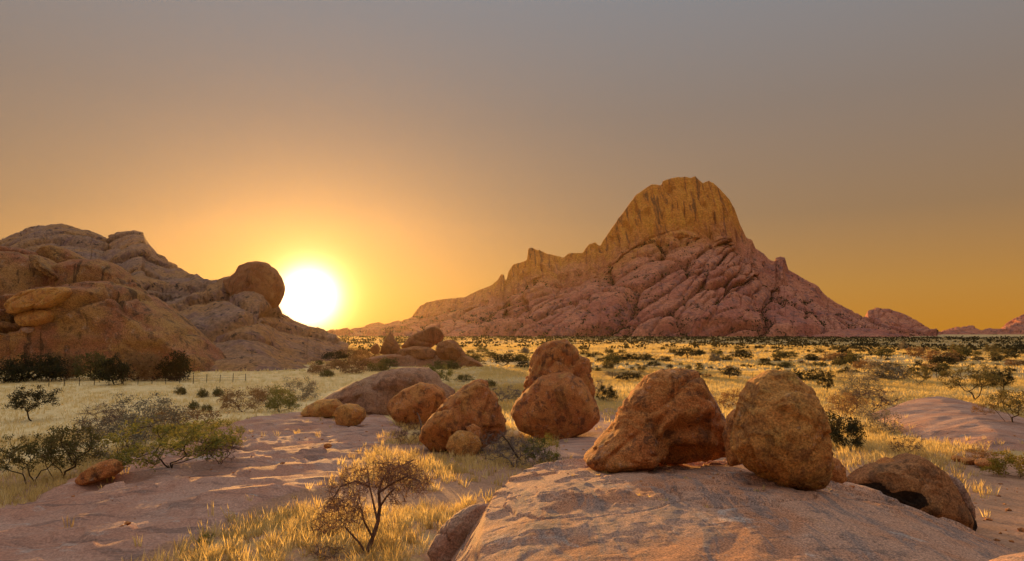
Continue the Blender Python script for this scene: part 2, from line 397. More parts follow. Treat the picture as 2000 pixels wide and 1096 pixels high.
pale_a = smooth(-4, -22, GX) * smooth(34, 55, gr) * smooth(190, 140, gr)
straw_a[nr] *= 1 - smooth(-1.5, 1, pip(GX[nr], GY[nr], SLAB_P))
g_me = mesh_np('ground', np.stack([GX, GY, GZ], -1), grid_faces(len(rr_), len(az), wrap=True)[:, ::-1], True, {'rock': rock_a, 'straw': straw_a, 'pale': pale_a})
link('ground', g_me, M_GROUND, kind='structure')

# ------------------------------------------------------------------ granite dome in front and the outcrop underfoot
def dome_h(x, y):
    x = np.asarray(x, float); y = np.asarray(y, float)
    wob = 0.25 * vnoise(x / 2.5, y / 2.5, 0.2, 51)
    qx = np.where(x < 4.0, (4.0 - x) / 4.65, (x - 4.0) / 4.9); qy = np.where(y > 12, (y - 12) / 8.0, (12 - y) / 5.6)
    q = (np.abs(qx) ** 3.2 + np.abs(qy) ** 3.2) ** (1 / 3.2) + 0.03 * wob
    z = 4.86 - 0.56 * q ** 2.5 - 3.3 * np.maximum(0, q - 0.97) ** 0.85 * 1.35
    z = z - 0.035 * (x - 4) * smooth(4, 8, x)
    u = x * 0.86 - y * 0.5; v = x * 0.5 + y * 0.86
    z = z + 0.035 * vnoise(u / 1.7, v / 0.9, 0.4, 52) + 0.05 * vnoise(x / 2.2, y / 2.2, 0.4, 54)
    qq = v / 2.1 + 0.9 * vnoise(u / 3.5, v / 3, 0.7, 55) + 0.1 * vnoise(u / .6, v / .6, 0.7, 56); f = qq - np.floor(qq)
    z = z + 0.11 * (smooth(0, 0.05, f) - f) * (0.25 + 0.75 * smooth(11, 14, y)) * smooth(0.0, 0.5, vnoise(x / 2.4, y / 2.4, 0.1, 58) + 0.15)
    p1 = fbm(x / 2.6, y / 1.8, 0.9, 5, 151, 0.55); p2 = fbm(x / 1.3 + 9, y / 1.0, 0.2, 5, 152, 0.55)
    up_ = smooth(11.5, 14.0, y + 0.9 * vnoise(x / 1.7, 0.2, 0.5, 157)) * 0.85 + 0.15
    z = z + up_ * (0.085 * smooth(0.04, 0.07, p1) + 0.05 * smooth(0.12, 0.15, p2) - 0.05 * smooth(0.22, 0.25, -p2))
    wx = x + 0.5 * fbm(x / 1.1, y / 1.1, 0.3, 3, 153); wy = y + 0.5 * fbm(x / 1.1, y / 1.1, 0.8, 3, 154)
    c1, c2, _ = worley(wx / 3.4, wy / 2.2, 155)
    z = z - 0.10 * np.exp(-((c2 - c1) / 0.02) ** 2) * smooth(0.0, 0.3, vnoise(x / 1.9, y / 1.9, 0.1, 156))
    z = z + 0.016 * fbm(x / 0.3, y / 0.3, 0.5, 4, 57, 0.62) + 0.03 * fbm(u / 0.5, v / 2.6, 0.2, 3, 59)
    return z
def heightfield(name, fn, x0, x1, y0, y1, nx, ny, mat, **props):
    X, Y = np.meshgrid(np.linspace(x0, x1, nx), np.linspace(y0, y1, ny))
    Z = fn(X, Y)
    me = mesh_np(name, np.stack([X.ravel(), Y.ravel(), Z.ravel()], -1), grid_faces(ny, nx))
    return link(name, me, mat, **props)
def dome_mat():
    m, n, o = new_mat('dome_granite')
    t = n.n('ShaderNodeTexCoord').outputs['Object']
    big = n.noise(t, 0.45, 6, 0.6, 0.5); mid = n.noise(t, 2.2, 8, 0.68); fine = n.noise(t, 34, 4, 0.75)
    tm = n.mapping(t, (2.6, 0.5, 1.5), (0, 0, math.radians(-16)))
    band = n.noise(tm, 0.8, 9, 0.70, 0.9)
    c = n.mix(n.mr(big, 0.40, 0.60), (0.51, 0.295, 0.20), (0.49, 0.23, 0.125))
    c = n.mix(n.m('MULTIPLY', n.mr(band, 0.50, 0.60), 0.75), c, (0.23, 0.18, 0.165))
    c = n.mix(n.m('MULTIPLY', n.mr(n.noise(tm, 1.7, 7, 0.7, 1.0), 0.56, 0.7), 0.5), c, (0.50, 0.27, 0.12))
    c = n.mix(n.m('MULTIPLY', n.mr(n.noise(t, 0.9, 8, 0.72, 1.0), 0.58, 0.68), 0.55), c, (0.52, 0.47, 0.43))
    c = n.mix(n.m('MULTIPLY', n.mr(mid, 0.56, 0.64), 0.6), c, (0.14, 0.11, 0.10))
    sp = n.mr(fine, 0.34, 0.68, 0.45, 1.5)
    hs = n.n('ShaderNodeVectorMath', operation='SCALE'); n.l(c, hs.inputs[0]); n.l(sp, hs.inputs['Scale'])
    b = n.m('ADD', n.m('ADD', mid, n.m('MULTIPLY', fine, 0.3)), n.m('MULTIPLY', band, 0.8))
    principled(n, o, hs.outputs[0], 0.92, b, 0.9, 0.06, 0.2)
    return m
M_DOME = dome_mat()
heightfield('rock_dome', dome_h, -2.6, 11.2, 5.2, 22.2, 430, 480, M_DOME, kind='structure')
def crop_h(x, y):
    r1 = np.hypot(x + 0.3, y + 1.5); r2 = np.hypot((x - 6.55) / 1.25, y - 6.75)
    z1 = 6.25 - 0.10 * r1 ** 1.2 - 1.9 * np.maximum(0, r1 - 4.4)
    z2 = 5.95 - 0.22 * r2 ** 1.6 - 3.0 * np.maximum(0, r2 - 1.45)
    z = np.maximum(z1, z2)
    return z + 0.10 * vnoise(x / 1.4, y / 1.4, 0.3, 61) + 0.02 * fbm(x / 0.3, y / 0.3, 0.4, 4, 62)
heightfield('rock_outcrop', crop_h, -7, 10, -8, 9.2, 220, 220, M_DOME, kind='structure')
def surf(x, y): return np.maximum(ground(x, y), dome_h(x, y))
def place_s(px, py): return g_point(px, py, surf, 7)

# ------------------------------------------------------------------ lofted hills
def loft(name, skyline, Yc, Yb, mat, nu, nw, prof, disp, seed, zb=-3.0, back=160.0, jag=2.0, **props):
    sk = np.array(skyline, float)
    px = np.linspace(sk[0, 0], sk[-1, 0], nu)
    py = np.interp(px, sk[:, 0], sk[:, 1])
    jg = fbm(px / 9.0, 0.3, seed * 3.1, 4, 300 + seed, 0.65); py = py - jag * jg - jag * 0.8 * np.maximum(0, vnoise(px / 5.0, 0.7, seed, 310 + seed) - 0.3)
    yc = np.interp(px, *np.array(Yc, float).T); yb = np.interp(px, *np.array(Yb, float).T)
    C = np.array([at_y(a, b, c) for a, b, c in zip(px, py, yc)])
    wv = np.linspace(0, 1, nw)
    P = np.zeros((nw, nu, 3))
    for k, wk in enumerate(wv):
        yf = prof(wk)
        P[k, :, 1] = yb + (yc - yb) * yf
        P[k, :, 0] = (px - CX) / F * P[k, :, 1] * (C[:, 0] / ((px - CX) / F * yc + 1e-9))
        P[k, :, 2] = zb + (C[:, 2] - zb) * wk
    du = np.gradient(P, axis=1); dw = np.gradient(P, axis=0)
    Nn = np.cross(du, dw); Nn /= np.linalg.norm(Nn, axis=2, keepdims=True) + 1e-9
    Wg = np.repeat(wv[:, None], nu, 1)
    d = disp(P[..., 0], P[..., 1], P[..., 2], Wg)
    P = P + Nn * d[..., None]
    # back side
    B = []
    for k, (wk, yf) in enumerate(((0.85, 0.25), (0.5, 0.6), (0.0, 1.0))):
        b = P[-1].copy(); b[:, 1] += back * yf; b[:, 0] *= b[:, 1] / P[-1][:, 1]; b[:, 2] = zb + (P[-1][:, 2] - zb) * wk; B.append(b)
    P = np.concatenate([P, np.array(B)], 0)
    me = mesh_np(name, P.reshape(-1, 3), grid_faces(P.shape[0], nu))
    return link(name, me, mat, **props), P

SKY_MTN = [(640, 662), (660, 652), (690, 654), (722, 650), (727, 640), (765, 635), (800, 622), (820, 597), (835, 588), (870, 583), (905, 580), (930, 568), (960, 556), (972, 545), (978, 534), (985, 535), (988, 548), (992, 530), (1002, 516), (1028, 508), (1031, 486), (1042, 483), (1058, 490), (1085, 498), (1100, 502), (1112, 494), (1138, 492), (1150, 476), (1164, 472), (1172, 478), (1180, 465), (1198, 440), (1218, 412), (1240, 382), (1258, 368), (1270, 359), (1290, 360), (1293, 352), (1312, 347), (1335, 344), (1350, 346), (1358, 343), (1368, 352), (1374, 356), (1384, 352), (1394, 357), (1410, 372), (1426, 388), (1436, 408), (1446, 436), (1458, 462), (1470, 470), (1476, 484), (1492, 494), (1502, 506), (1512, 510), (1514, 503), (1524, 500), (1534, 503), (1541, 526), (1560, 538), (1580, 548), (1600, 560), (1612, 576), (1640, 594), (1662, 604), (1690, 620), (1720, 634), (1750, 645), (1790, 655), (1830, 662)]
_zm = np.random.RandomState(5)
def mtn_prof(w):
    return 0.80 * (w / 0.57) ** 1.05 if w < 0.57 else 0.80 + 0.20 * ((w - 0.57) / 0.43) ** 1.6
CREV = {}
def mtn_disp(x, y, z, w_):
    wx = x + 30 * vnoise(x / 140, y / 140, z / 90, 71); wz = z + 18 * vnoise(x / 120, z / 70, 0.3, 72) + 50 * vnoise(x / 260, z / 160, 0.8, 70)
    al = math.radians(27)
    s = wx * math.cos(al) + wz * math.sin(al); n_ = -wx * math.sin(al) + wz * math.cos(al)
    f1, f2, cid = worley(s / 190, n_ / 34, 73)
    e1 = f2 - f1
    g1, g2, gid = worley(s / 66 + 5.1, n_ / 13 + 2.2, 74); e2 = g2 - g1
    soft = smooth(-0.25, 0.35, vnoise(x / 95, y / 95, z / 60, 69))
    low = smooth(0.68, 0.50, w_ + 0.10 * vnoise(x / 60, y / 60, 0, 75) + 0.05 * vnoise(x / 20, y / 20, z / 20, 79))
    slabs = 20 * (1 - np.clip(f1, 0, 1) ** 2) + 20 * (cid - 0.5) - 22 * np.exp(-(e1 / 0.08) ** 2)
    small = 4.5 * (1 - np.clip(g1, 0, 1) ** 2) + 6 * (gid - 0.5) - 8 * np.exp(-(e2 / 0.12) ** 2)
    flute = 6.0 * fbm(x / 26, y / 26, z / 170, 4, 76, 0.55) - 9 * np.maximum(0, vnoise(x / 10, y / 30, z / 70, 77) - 0.25) * 2
    rough = 2.2 * fbm(x / 9, y / 9, z / 9, 3, 78)
    CREV['e'] = np.where(low > 0.4, np.minimum(e1, e2 * 1.4 + 0.05), 1.0)
    edge = smooth(0.0, 0.05, w_) * 0.9 + 0.1
    top = smooth(1.0, 0.93, w_) * 0.85 + 0.15
    return (low * (slabs + small * (0.25 + 0.9 * soft)) * edge + (1 - low) * flute + rough) * top - 8 * top
mtn, MP = loft('mountain', SKY_MTN, [(640, 1900), (900, 1650), (1150, 1600), (1340, 1580), (1520, 1560), (1830, 1500)],
               [(640, 1350), (900, 1150), (1340, 1080), (1600, 1120), (1830, 1250)], mountain_mat('mountain_granite', 205.0), 1000, 210, mtn_prof, mtn_disp, 1, kind='structure')
MCREV = CREV['e'].copy()

def rough_disp(amp, size, seed):
    def f(x, y, z, w_):
        x = x + 0.5 * size * vnoise(x / size / 1.6, y / size / 1.6, z / size, seed + 7); z = z + 0.3 * size * vnoise(x / size / 1.3, y / size / 1.3, z / size, seed + 8)
        f1, f2, cid = worley((x + 0.6 * z) / size, (z * 1.3 - 0.35 * x + 0.3 * y) / (size * 0.55), seed)
        edge = smooth(1.0, 0.9, w_) * 0.8 + 0.2
        return amp * ((1 - np.clip(f1, 0, 1) ** 2) * 0.8 + 0.8 * (cid - 0.5) - 0.7 * np.exp(-((f2 - f1) / 0.1) ** 2) + 0.9 * fbm(x / size, y / size, z / size, 5, seed + 3, 0.6)) * edge - amp * edge * 0.5
    return f
M_MTN2 = mountain_mat('far_hill_granite', 9000.0)
loft('hill', [(1655, 662), (1680, 640), (1695, 606), (1710, 601), (1735, 603), (1765, 613), (1790, 626), (1815, 642), (1840, 658)], [(1655, 1900), (1840, 1900)], [(1655, 1750), (1840, 1780)],
     M_MTN2, 200, 60, lambda w: w ** 1.3, rough_disp(7, 60, 81), 2, kind='structure')
loft('hill', [(1790, 662), (1815, 648), (1850, 646), (1880, 640), (1900, 638), (1915, 645), (1930, 642), (1955, 643), (1965, 632), (1985, 620), (2010, 610), (2060, 600), (2130, 640), (2200, 664)], [(1790, 2150), (2200, 2150)], [(1790, 2000), (2200, 2000)],
     M_MTN2, 240, 50, lambda w: w ** 1.3, rough_disp(7, 60, 83), 3, kind='structure')
loft('hill', [(1560, 667), (1590, 656), (1630, 645), (1680, 641), (1720, 643), (1760, 652), (1800, 664)], [(1560, 1080), (1800, 1080)], [(1560, 960), (1800, 960)],
     M_MTN2, 200, 50, lambda w: w ** 1.5, rough_disp(3.0, 40, 85), 4, kind='structure')
loft('hill', [(-330, 560), (-200, 490), (-90, 470), (0, 470), (30, 455), (62, 444), (95, 438), (120, 436), (150, 444), (182, 452), (205, 464), (213, 470), (216, 458), (238, 455), (262, 451), (280, 456), (286, 470), (298, 486), (322, 508), (345, 520), (372, 534), (384, 534), (400, 546), (430, 550), (450, 546), (480, 545), (512, 556), (534, 580), (550, 612), (575, 626), (600, 634), (625, 645), (642, 652), (655, 656), (668, 664), (680, 672)],
     [(-330, 480), (200, 430), (300, 360), (420, 250), (500, 235), (640, 240), (680, 240)], [(-330, 200), (200, 170), (380, 138), (560, 142), (640, 150), (680, 160)],
     mountain_mat('ridge_granite', 9000.0, 4.0, (0.38, 0.20, 0.085), (0.31, 0.185, 0.12)), 600, 150, lambda w: w ** 1.15, rough_disp(4.6, 34, 91), 5, kind='structure')

# ------------------------------------------------------------------ rocks shaped from their outlines
_ico = {}
def ico(sub):
    if sub not in _ico:
        bm = bmesh.new(); bmesh.ops.create_icosphere(bm, subdivisions=sub, radius=1.0)
        bm.verts.ensure_lookup_table()
        V = np.array([v.co[:] for v in bm.verts]); Fc = np.array([[v.index for v in f.verts] for f in bm.faces]); bm.free()
        _ico[sub] = (V, Fc)
    return _ico[sub]
def outline_rock(name, outline, base=None, Y=None, depth=0.8, seed=0, sub=5, mat=None, rough=0.05, flakes=0.03, cracks=2, e=0.72, sink=0.12, center=None, lean=0.0, on=None, parent=None, back=0.0, recess=(), grooves=(), varnish=(), facets=5, **props):
    """outline in photo pixels, its distance from the surface its foot stands on (base pixel) or Y; depth = half thickness / half width"""
    if Y is None: Y = (on or place)(*base)[1]
    O = np.array([at_y(px, py, Y) for px, py in outline])[:, [0, 2]]
    c = np.array(at_y(*center, Y))[[0, 2]] if center else (O.max(0) + O.min(0)) / 2
    rel = O - c
    ths = np.linspace(-math.pi, math.pi, 361); rad = np.zeros(361)
    for i, th in enumerate(ths):
        d = np.array([math.cos(th), math.sin(th)]); best = 0
        for k in range(len(rel)):
            p, q = rel[k], rel[(k + 1) % len(rel)]; s = q - p
            den = d[0] * s[1] - d[1] * s[0]
            if abs(den) < 1e-12: continue
            t = (p[0] * s[1] - p[1] * s[0]) / den; u = (p[0] * d[1] - p[1] * d[0]) / den
            if t > 0 and -1e-6 <= u <= 1 + 1e-6: best = max(best, t)
        rad[i] = best
    kern = np.ones(5) / 5
    rad = np.convolve(np.concatenate([rad[-3:-1], rad, rad[1:3]]), kern, 'valid')
    V, Fc = ico(sub); sx, sy, sz = V.T
    th = np.arctan2(sz, sx); rho = np.hypot(sx, sz) ** e
    R = np.interp(th, ths, rad)
    halfw = (rel[:, 0].max() - rel[:, 0].min()) / 2; size = (halfw + (rel[:, 1].max() - rel[:, 1].min()) / 2) / 2
    D = depth * halfw
    x = R * rho * np.cos(th); z = R * rho * np.sin(th); y = D * np.sign(sy) * np.abs(sy) ** 0.85 + back * D + lean * z
    P = np.stack([x, y, z], -1)
    rf_ = np.random.RandomState(seed + 500)
    for k in range(facets):
        nv = np.array([rf_.uniform(-1, 1) * 0.75, -1.0, rf_.uniform(-0.7, 0.8)]) / np.array([halfw, D, size]); nv /= np.linalg.norm(nv)
        off = np.max(P @ nv) * rf_.uniform(0.74, 0.9)
        tt = P @ nv - off + 0.05 * size * vnoise(x / (0.6 * size), y / (0.6 * size), z / (0.6 * size), seed + 600 + k)
        P = P - nv * (np.maximum(0, tt) * 0.82)[:, None]
    x, y, z = P.T
    nrm = np.stack([x / (halfw ** 2), y / (D ** 2), z / (size ** 2)], -1); nrm /= np.linalg.norm(nrm, axis=1, keepdims=True) + 1e-9
    s = size; o_ = seed * 3.7
    d = rough * s * 1.6 * fbm(x / (0.75 * s) + o_, y / (0.75 * s), z / (0.75 * s), 5, seed, 0.5)
    fl = fbm(x / (0.9 * s) + 5 + o_, y / (0.9 * s), z / (0.6 * s), 5, seed + 9, 0.5) * 4.0
    fr = fl - np.floor(fl); d = d + 1.25 * flakes * s * (smooth(0.0, 0.07, fr) - fr)
    d = d + 0.006 * s * fbm(x / (0.06 * s), y / (0.06 * s), z / (0.06 * s), 3, seed + 5, 0.6)
    rs = np.random.RandomState(seed + 77)
    for k in range(cracks):
        nv = rs.normal(size=3) * np.array([1, 0.6, 1.1]); nv /= np.linalg.norm(nv); off = rs.uniform(-0.35, 0.35) * s
        dist = P @ nv - off + 0.10 * s * fbm(x / (0.5 * s), y / (0.5 * s), z / (0.5 * s), 3, seed + 20 + k)
        msk = smooth(-0.3, 0.3, vnoise(x / s + k, y / s, z / s, seed + 31 + k) + 0.1)
        d = d - 0.075 * s * np.exp(-(dist / (0.022 * s)) ** 2) * msk - 0.03 * s * np.exp(-(dist / (0.08 * s)) ** 2) * msk
    tow = lambda pts: np.array([at_y(a_, b_, Y) for a_, b_ in pts])[:, [0, 2]] - c
    front = smooth(0.15, -0.25, y / D - back)
    for poly, dep, soft in recess:
        sdv = pip(x, z, tow(poly)) + 0.12 * s * fbm(x / (0.3 * s), y / (0.3 * s), z / (0.3 * s), 3, seed + 51)
        d = d - dep * smooth(-soft, soft, sdv) * front
    for line, dep, wid in grooves:
        L = tow(line); dm = np.full(len(x), 1e9)
        wx_ = x + 0.05 * s * vnoise(x / (0.2 * s), y / (0.2 * s), z / (0.2 * s), seed + 61); wz_ = z + 0.05 * s * vnoise(x / (0.2 * s), y / (0.2 * s), z / (0.2 * s), seed + 62)
        for i in range(len(L) - 1):
            p, q = L[i], L[i + 1]; e_ = q - p; tt = np.clip(((wx_ - p[0]) * e_[0] + (wz_ - p[1]) * e_[1]) / (e_ @ e_), 0, 1)
            dm = np.minimum(dm, np.hypot(wx_ - p[0] - tt * e_[0], wz_ - p[1] - tt * e_[1]))
        d = d - dep * np.exp(-(dm / wid) ** 2) * front
    va = np.zeros(len(x))
    for poly in varnish:
        va = np.maximum(va, smooth(-0.06 * s, 0.06 * s, pip(x, z, tow(poly))) * front)
    P = P + nrm * d[:, None]
    bz = P[:, 2].min() + sink
    P[:, 2] -= bz
    me = mesh_np(name, P, Fc, True, {'varnish': va} if len(varnish) else None)
    o = link(name, me, mat, parent, (float(c[0]), float(Y), float(c[1] + bz)), **props)
    return o

def thing_rock(label, outline, group=None, cat='boulder', name='boulder', **kw):
    p = dict(label=label, category=cat)
    if group: p['group'] = group
    return outline_rock(name, outline, **p, **kw)

# near hill on the left: overlapping granite masses on one body
hill = outline_rock('hill', [(-260, 760), (-260, 640), (-150, 600), (0, 585), (90, 566), (140, 560), (200, 553), (245, 557), (275, 570), (300, 598), (345, 634), (385, 668), (425, 705), (450, 760)], Y=150, depth=0.42, seed=101, sub=6, mat=M_HILL, rough=0.035, flakes=0.03, cracks=3, e=0.6, sink=0, center=(110, 735), kind='structure',
    recess=[([(4, 606), (14, 590), (60, 600), (140, 562), (150, 572), (112, 612), (110, 632), (70, 646), (36, 642), (24, 622)], 2.6, 0.5), ([(255, 570), (275, 565), (300, 600), (310, 622), (290, 612), (262, 585)], 0.8, 0.5)], grooves=[([(0, 597), (14, 602), (32, 617), (66, 610), (104, 606), (132, 590), (146, 574)], 3.5, 0.8), ([(30, 624), (40, 641), (75, 642), (104, 632), (114, 614)], 3.0, 0.7), ([(0, 598), (14, 598), (30, 620), (40, 640), (52, 656), (40, 690), (30, 735)], 1.6, 0.6), ([(250, 570), (275, 590), (285, 614), (310, 625), (330, 645)], 1.4, 0.5), ([(90, 660), (75, 690), (62, 720)], 0.9, 0.5)])
def mass(outline, Y, seed, depth=0.5, **kw):
    o = outline_rock('rock_mass', outline, Y=Y, depth=depth, seed=seed, sub=5, mat=M_HILL, rough=0.035, flakes=0.035, cracks=1, e=0.62, sink=0, **kw)
    o.parent = hill; o.matrix_parent_inverse = Matrix.Translation(-Vector(hill.location)); return o
mass([(112, 524), (140, 512), (170, 508), (200, 509), (222, 516), (245, 536), (265, 560), (290, 585), (330, 620), (250, 660), (130, 600), (105, 550)], 172, 102)
mass([(-200, 560), (-100, 510), (0, 497), (55, 497), (85, 512), (115, 535), (150, 556), (160, 600), (60, 650), (-120, 660), (-220, 620)], 176, 103)
mass([(-160, 505), (-60, 484), (0, 482), (40, 486), (70, 494), (80, 502), (40, 508), (0, 509), (-100, 520)], 182, 104, 0.6)
mass([(76, 494), (90, 484), (108, 480), (130, 488), (152, 500), (172, 512), (150, 524), (110, 520), (84, 506)], 186, 105, 0.7)
mass([(60, 496), (78, 500), (100, 518), (125, 536), (150, 550), (154, 560), (125, 552), (96, 534), (70, 514)], 170, 106, 0.8)
mass([(265, 566), (290, 580), (330, 615), (365, 645), (400, 680), (430, 712), (440, 745), (360, 745), (300, 680), (275, 620)], 163, 107, 0.9)
mass([(-20, 665), (30, 650), (48, 656), (45, 690), (30, 740), (-20, 745)], 141, 108, 0.8)
mass([(48, 668), (70, 662), (62, 690), (48, 735), (30, 742), (36, 700)], 139.5, 109, 0.7)
from mathutils.bvhtree import BVHTree
def face_y(px, py, objs):
    best = 1e9; dv = Vector(ray(px, py)).normalized(); og = Vector((0, 0, CAMZ))
    for ob in objs:
        key = ob.name
        if key not in _bvh:
            lv = ob.location
            _bvh[key] = BVHTree.FromPolygons([(v.co[0] + lv[0], v.co[1] + lv[1], v.co[2] + lv[2]) for v in ob.data.vertices], [tuple(p.vertices) for p in ob.data.polygons])
        h = _bvh[key].ray_cast(og, dv)
        if h[0] is not None: best = min(best, h[0].y)
    return best
_bvh = {}
hy = face_y(75, 600, [hill])
thing_rock('broad flat boulder wedged in the cleft of the left granite hill', [(12, 598), (22, 584), (50, 570), (95, 561), (132, 562), (141, 571), (126, 588), (104, 601), (66, 605), (32, 614), (18, 612)], Y=hy + 0.5, depth=0.5, seed=111, sub=5, mat=M_BOULDER2, rough=0.05, sink=0)
thing_rock('rounded tan boulder lodged under the flat one on the left hill', [(30, 619), (45, 609), (75, 605), (103, 606), (108, 615), (100, 628), (75, 637), (42, 637), (33, 630)], Y=face_y(70, 622, [hill]) + 0.4, depth=0.5, seed=112, sub=5, mat=M_BOULDER2, rough=0.05, sink=0)
thing_rock('little pale stone below the lodged boulders on the left hill', [(44, 641), (56, 638), (69, 640), (66, 648), (56, 652), (47, 648)], Y=face_y(57, 645, [hill]) + 0.2, depth=0.8, seed=113, sub=4, mat=M_PALE, sink=0)
thing_rock('huge overhanging round boulder on the ridge right beside the setting sun', [(440, 548), (455, 544), (466, 530), (470, 521), (485, 515), (502, 511), (520, 514), (536, 526), (548, 544), (553, 562), (549, 582), (538, 600), (505, 615), (460, 600)], Y=222, depth=0.8, seed=114, sub=5, mat=M_FARROCK, rough=0.04, sink=0)

# far outcrop between plain and ridge
M_OUT = M_FARROCK
oc_y = float(place(800, 716)[1])
outline_rock('rock_mound', [(690, 722), (700, 706), (740, 694), (790, 688), (840, 684), (890, 690), (930, 706), (950, 722), (900, 732), (740, 732)], Y=oc_y + 4, depth=0.35, seed=121, sub=5, mat=M_RISE, rough=0.05, sink=0, e=0.6, kind='structure')
thing_rock('pointed shark-fin rock on the far outcrop below the sun', [(742, 690), (748, 672), (757, 655), (764, 648), (770, 662), (780, 676), (784, 690), (765, 698)], Y=oc_y + 3, depth=0.7, seed=122, mat=M_OUT, sink=0)
thing_rock('humped toad-like boulder crowning the far outcrop', [(784, 678), (795, 662), (812, 650), (826, 646), (838, 640), (850, 638), (862, 646), (868, 656), (864, 666), (850, 672), (835, 682), (800, 686)], Y=oc_y + 6, depth=0.55, seed=123, mat=M_OUT, rough=0.06, sink=0)
thing_rock('rusty jumbled rock on the right shoulder of the far outcrop', [(848, 690), (856, 670), (872, 664), (890, 668), (904, 682), (912, 696), (890, 704), (860, 702)], Y=oc_y + 1.5, depth=0.7, seed=124, mat=M_OUT, rough=0.1, sink=0)
thing_rock('small dark stone left of the shark-fin rock on the outcrop', [(723, 682), (730, 673), (737, 671), (742, 680), (740, 690), (728, 692)], Y=oc_y + 3, depth=0.8, seed=125, sub=4, mat=M_OUT, sink=0)

thing_rock('low broken ledge of rock between the shark-fin rock and the toad-like boulder', [(772, 694), (784, 682), (808, 678), (838, 680), (856, 690), (850, 700), (800, 702)], Y=oc_y + 2, depth=0.6, seed=126, mat=M_OUT, rough=0.1, sink=0)
thing_rock('dark sloping rock at the right foot of the far outcrop', [(890, 706), (902, 694), (918, 698), (936, 708), (948, 718), (920, 722), (894, 718)], Y=oc_y + 0.5, depth=0.7, seed=127, mat=M_OUT, rough=0.1, sink=0)
# middle boulders
outline_rock('rock_mound', [(590, 812), (600, 795), (640, 772), (690, 748), (740, 728), (780, 722), (830, 722), (848, 734), (856, 752), (880, 764), (890, 800), (800, 830), (660, 825)], base=(720, 806), depth=0.5, seed=131, sub=5, mat=M_RISE, cracks=4, rough=0.05, flakes=0.05, sink=0.0, e=0.62, kind='structure', back=0.6)
thing_rock('low rounded ochre mound rock at the left foot of the granite rise', [(588, 808), (600, 792), (625, 782), (655, 780), (670, 792), (672, 808), (640, 816), (600, 814)], base=(630, 812), depth=0.8, seed=132, mat=M_BOULDER2, sink=0.1)
thing_rock('small loaf-shaped ochre boulder on the granite slab', [(654, 808), (660, 796), (676, 789), (696, 790), (712, 800), (714, 815), (702, 828), (680, 834), (660, 832)], base=(684, 831), depth=0.85, seed=133, mat=M_BOULDER2, sink=0.1)
thing_rock('tilted block boulder behind the capped one', [(756, 792), (764, 780), (790, 762), (822, 746), (848, 750), (868, 762), (873, 784), (852, 806), (826, 834), (800, 838), (776, 824), (760, 806)], base=(805, 834), depth=0.75, seed=134, mat=M_BOULDER, sink=0.1)
thing_rock('steep ridged boulder carrying a small capstone', [(821, 858), (824, 836), (848, 806), (880, 778), (905, 756), (930, 745), (950, 752), (966, 772), (975, 800), (984, 826), (988, 846), (968, 868), (935, 876), (890, 880), (845, 878)], base=(880, 881), depth=0.8, seed=135, sub=5, mat=M_BOULDER, rough=0.055, flakes=0.05, cracks=3, sink=0.12, grooves=[([(962, 768), (950, 800), (945, 830), (925, 845)], 0.16, 0.07), ([(840, 838), (850, 870), (858, 884)], 0.14, 0.07)], recess=[([(945, 830), (985, 830), (990, 870), (945, 880)], 0.2, 0.1)])
by = float(place(880, 881)[1])
thing_rock('small dark capstone perched on the steep ridged boulder', [(914, 752), (922, 744), (938, 740), (952, 744), (955, 754), (944, 762), (926, 759)], Y=by, depth=0.9, seed=136, sub=4, mat=M_BOULDER, sink=0)
thing_rock('small triangular rock slab propped beside the round stone', [(908, 834), (925, 828), (938, 836), (942, 858), (930, 866), (918, 850)], Y=by - 1.7, depth=0.7, seed=137, sub=4, mat=M_BOULDER, sink=0.0)
thing_rock('round knee-high stone at the foot of the ridged boulder', [(870, 872), (878, 854), (895, 842), (918, 842), (934, 854), (940, 870), (932, 886), (905, 892), (880, 888)], base=(905, 890), depth=0.8, seed=138, sub=5, mat=M_BOULDER2, cracks=0, sink=0.1)
cy_ = float(place(1080, 858)[1])
thing_rock('tall cracked rock column behind the big round boulder', [(1012, 800), (1020, 770), (1034, 740), (1042, 700), (1052, 682), (1072, 670), (1100, 668), (1118, 676), (1128, 692), (1146, 704), (1150, 726), (1154, 760), (1160, 800), (1100, 840), (1030, 830)], Y=cy_ + 1.7, depth=0.75, seed=141, sub=5, mat=M_BOULDER, e=0.6, facets=3, rough=0.05, flakes=0.07, cracks=4, sink=0.0, grooves=[([(1060, 712), (1085, 704), (1110, 712)], 0.25, 0.10), ([(1118, 680), (1122, 730), (1130, 770)], 0.35, 0.13), ([(1072, 672), (1066, 700)], 0.2, 0.08)])
thing_rock('big bulging ochre boulder in front of the rock column', [(999, 806), (1010, 782), (1030, 762), (1052, 740), (1080, 732), (1112, 728), (1132, 740), (1150, 766), (1166, 796), (1168, 818), (1150, 838), (1122, 852), (1090, 862), (1050, 855), (1015, 838)], Y=cy_, depth=0.7, seed=142, sub=5, mat=M_BOULDER, rough=0.035, flakes=0.03, cracks=1, sink=0.1, facets=2)

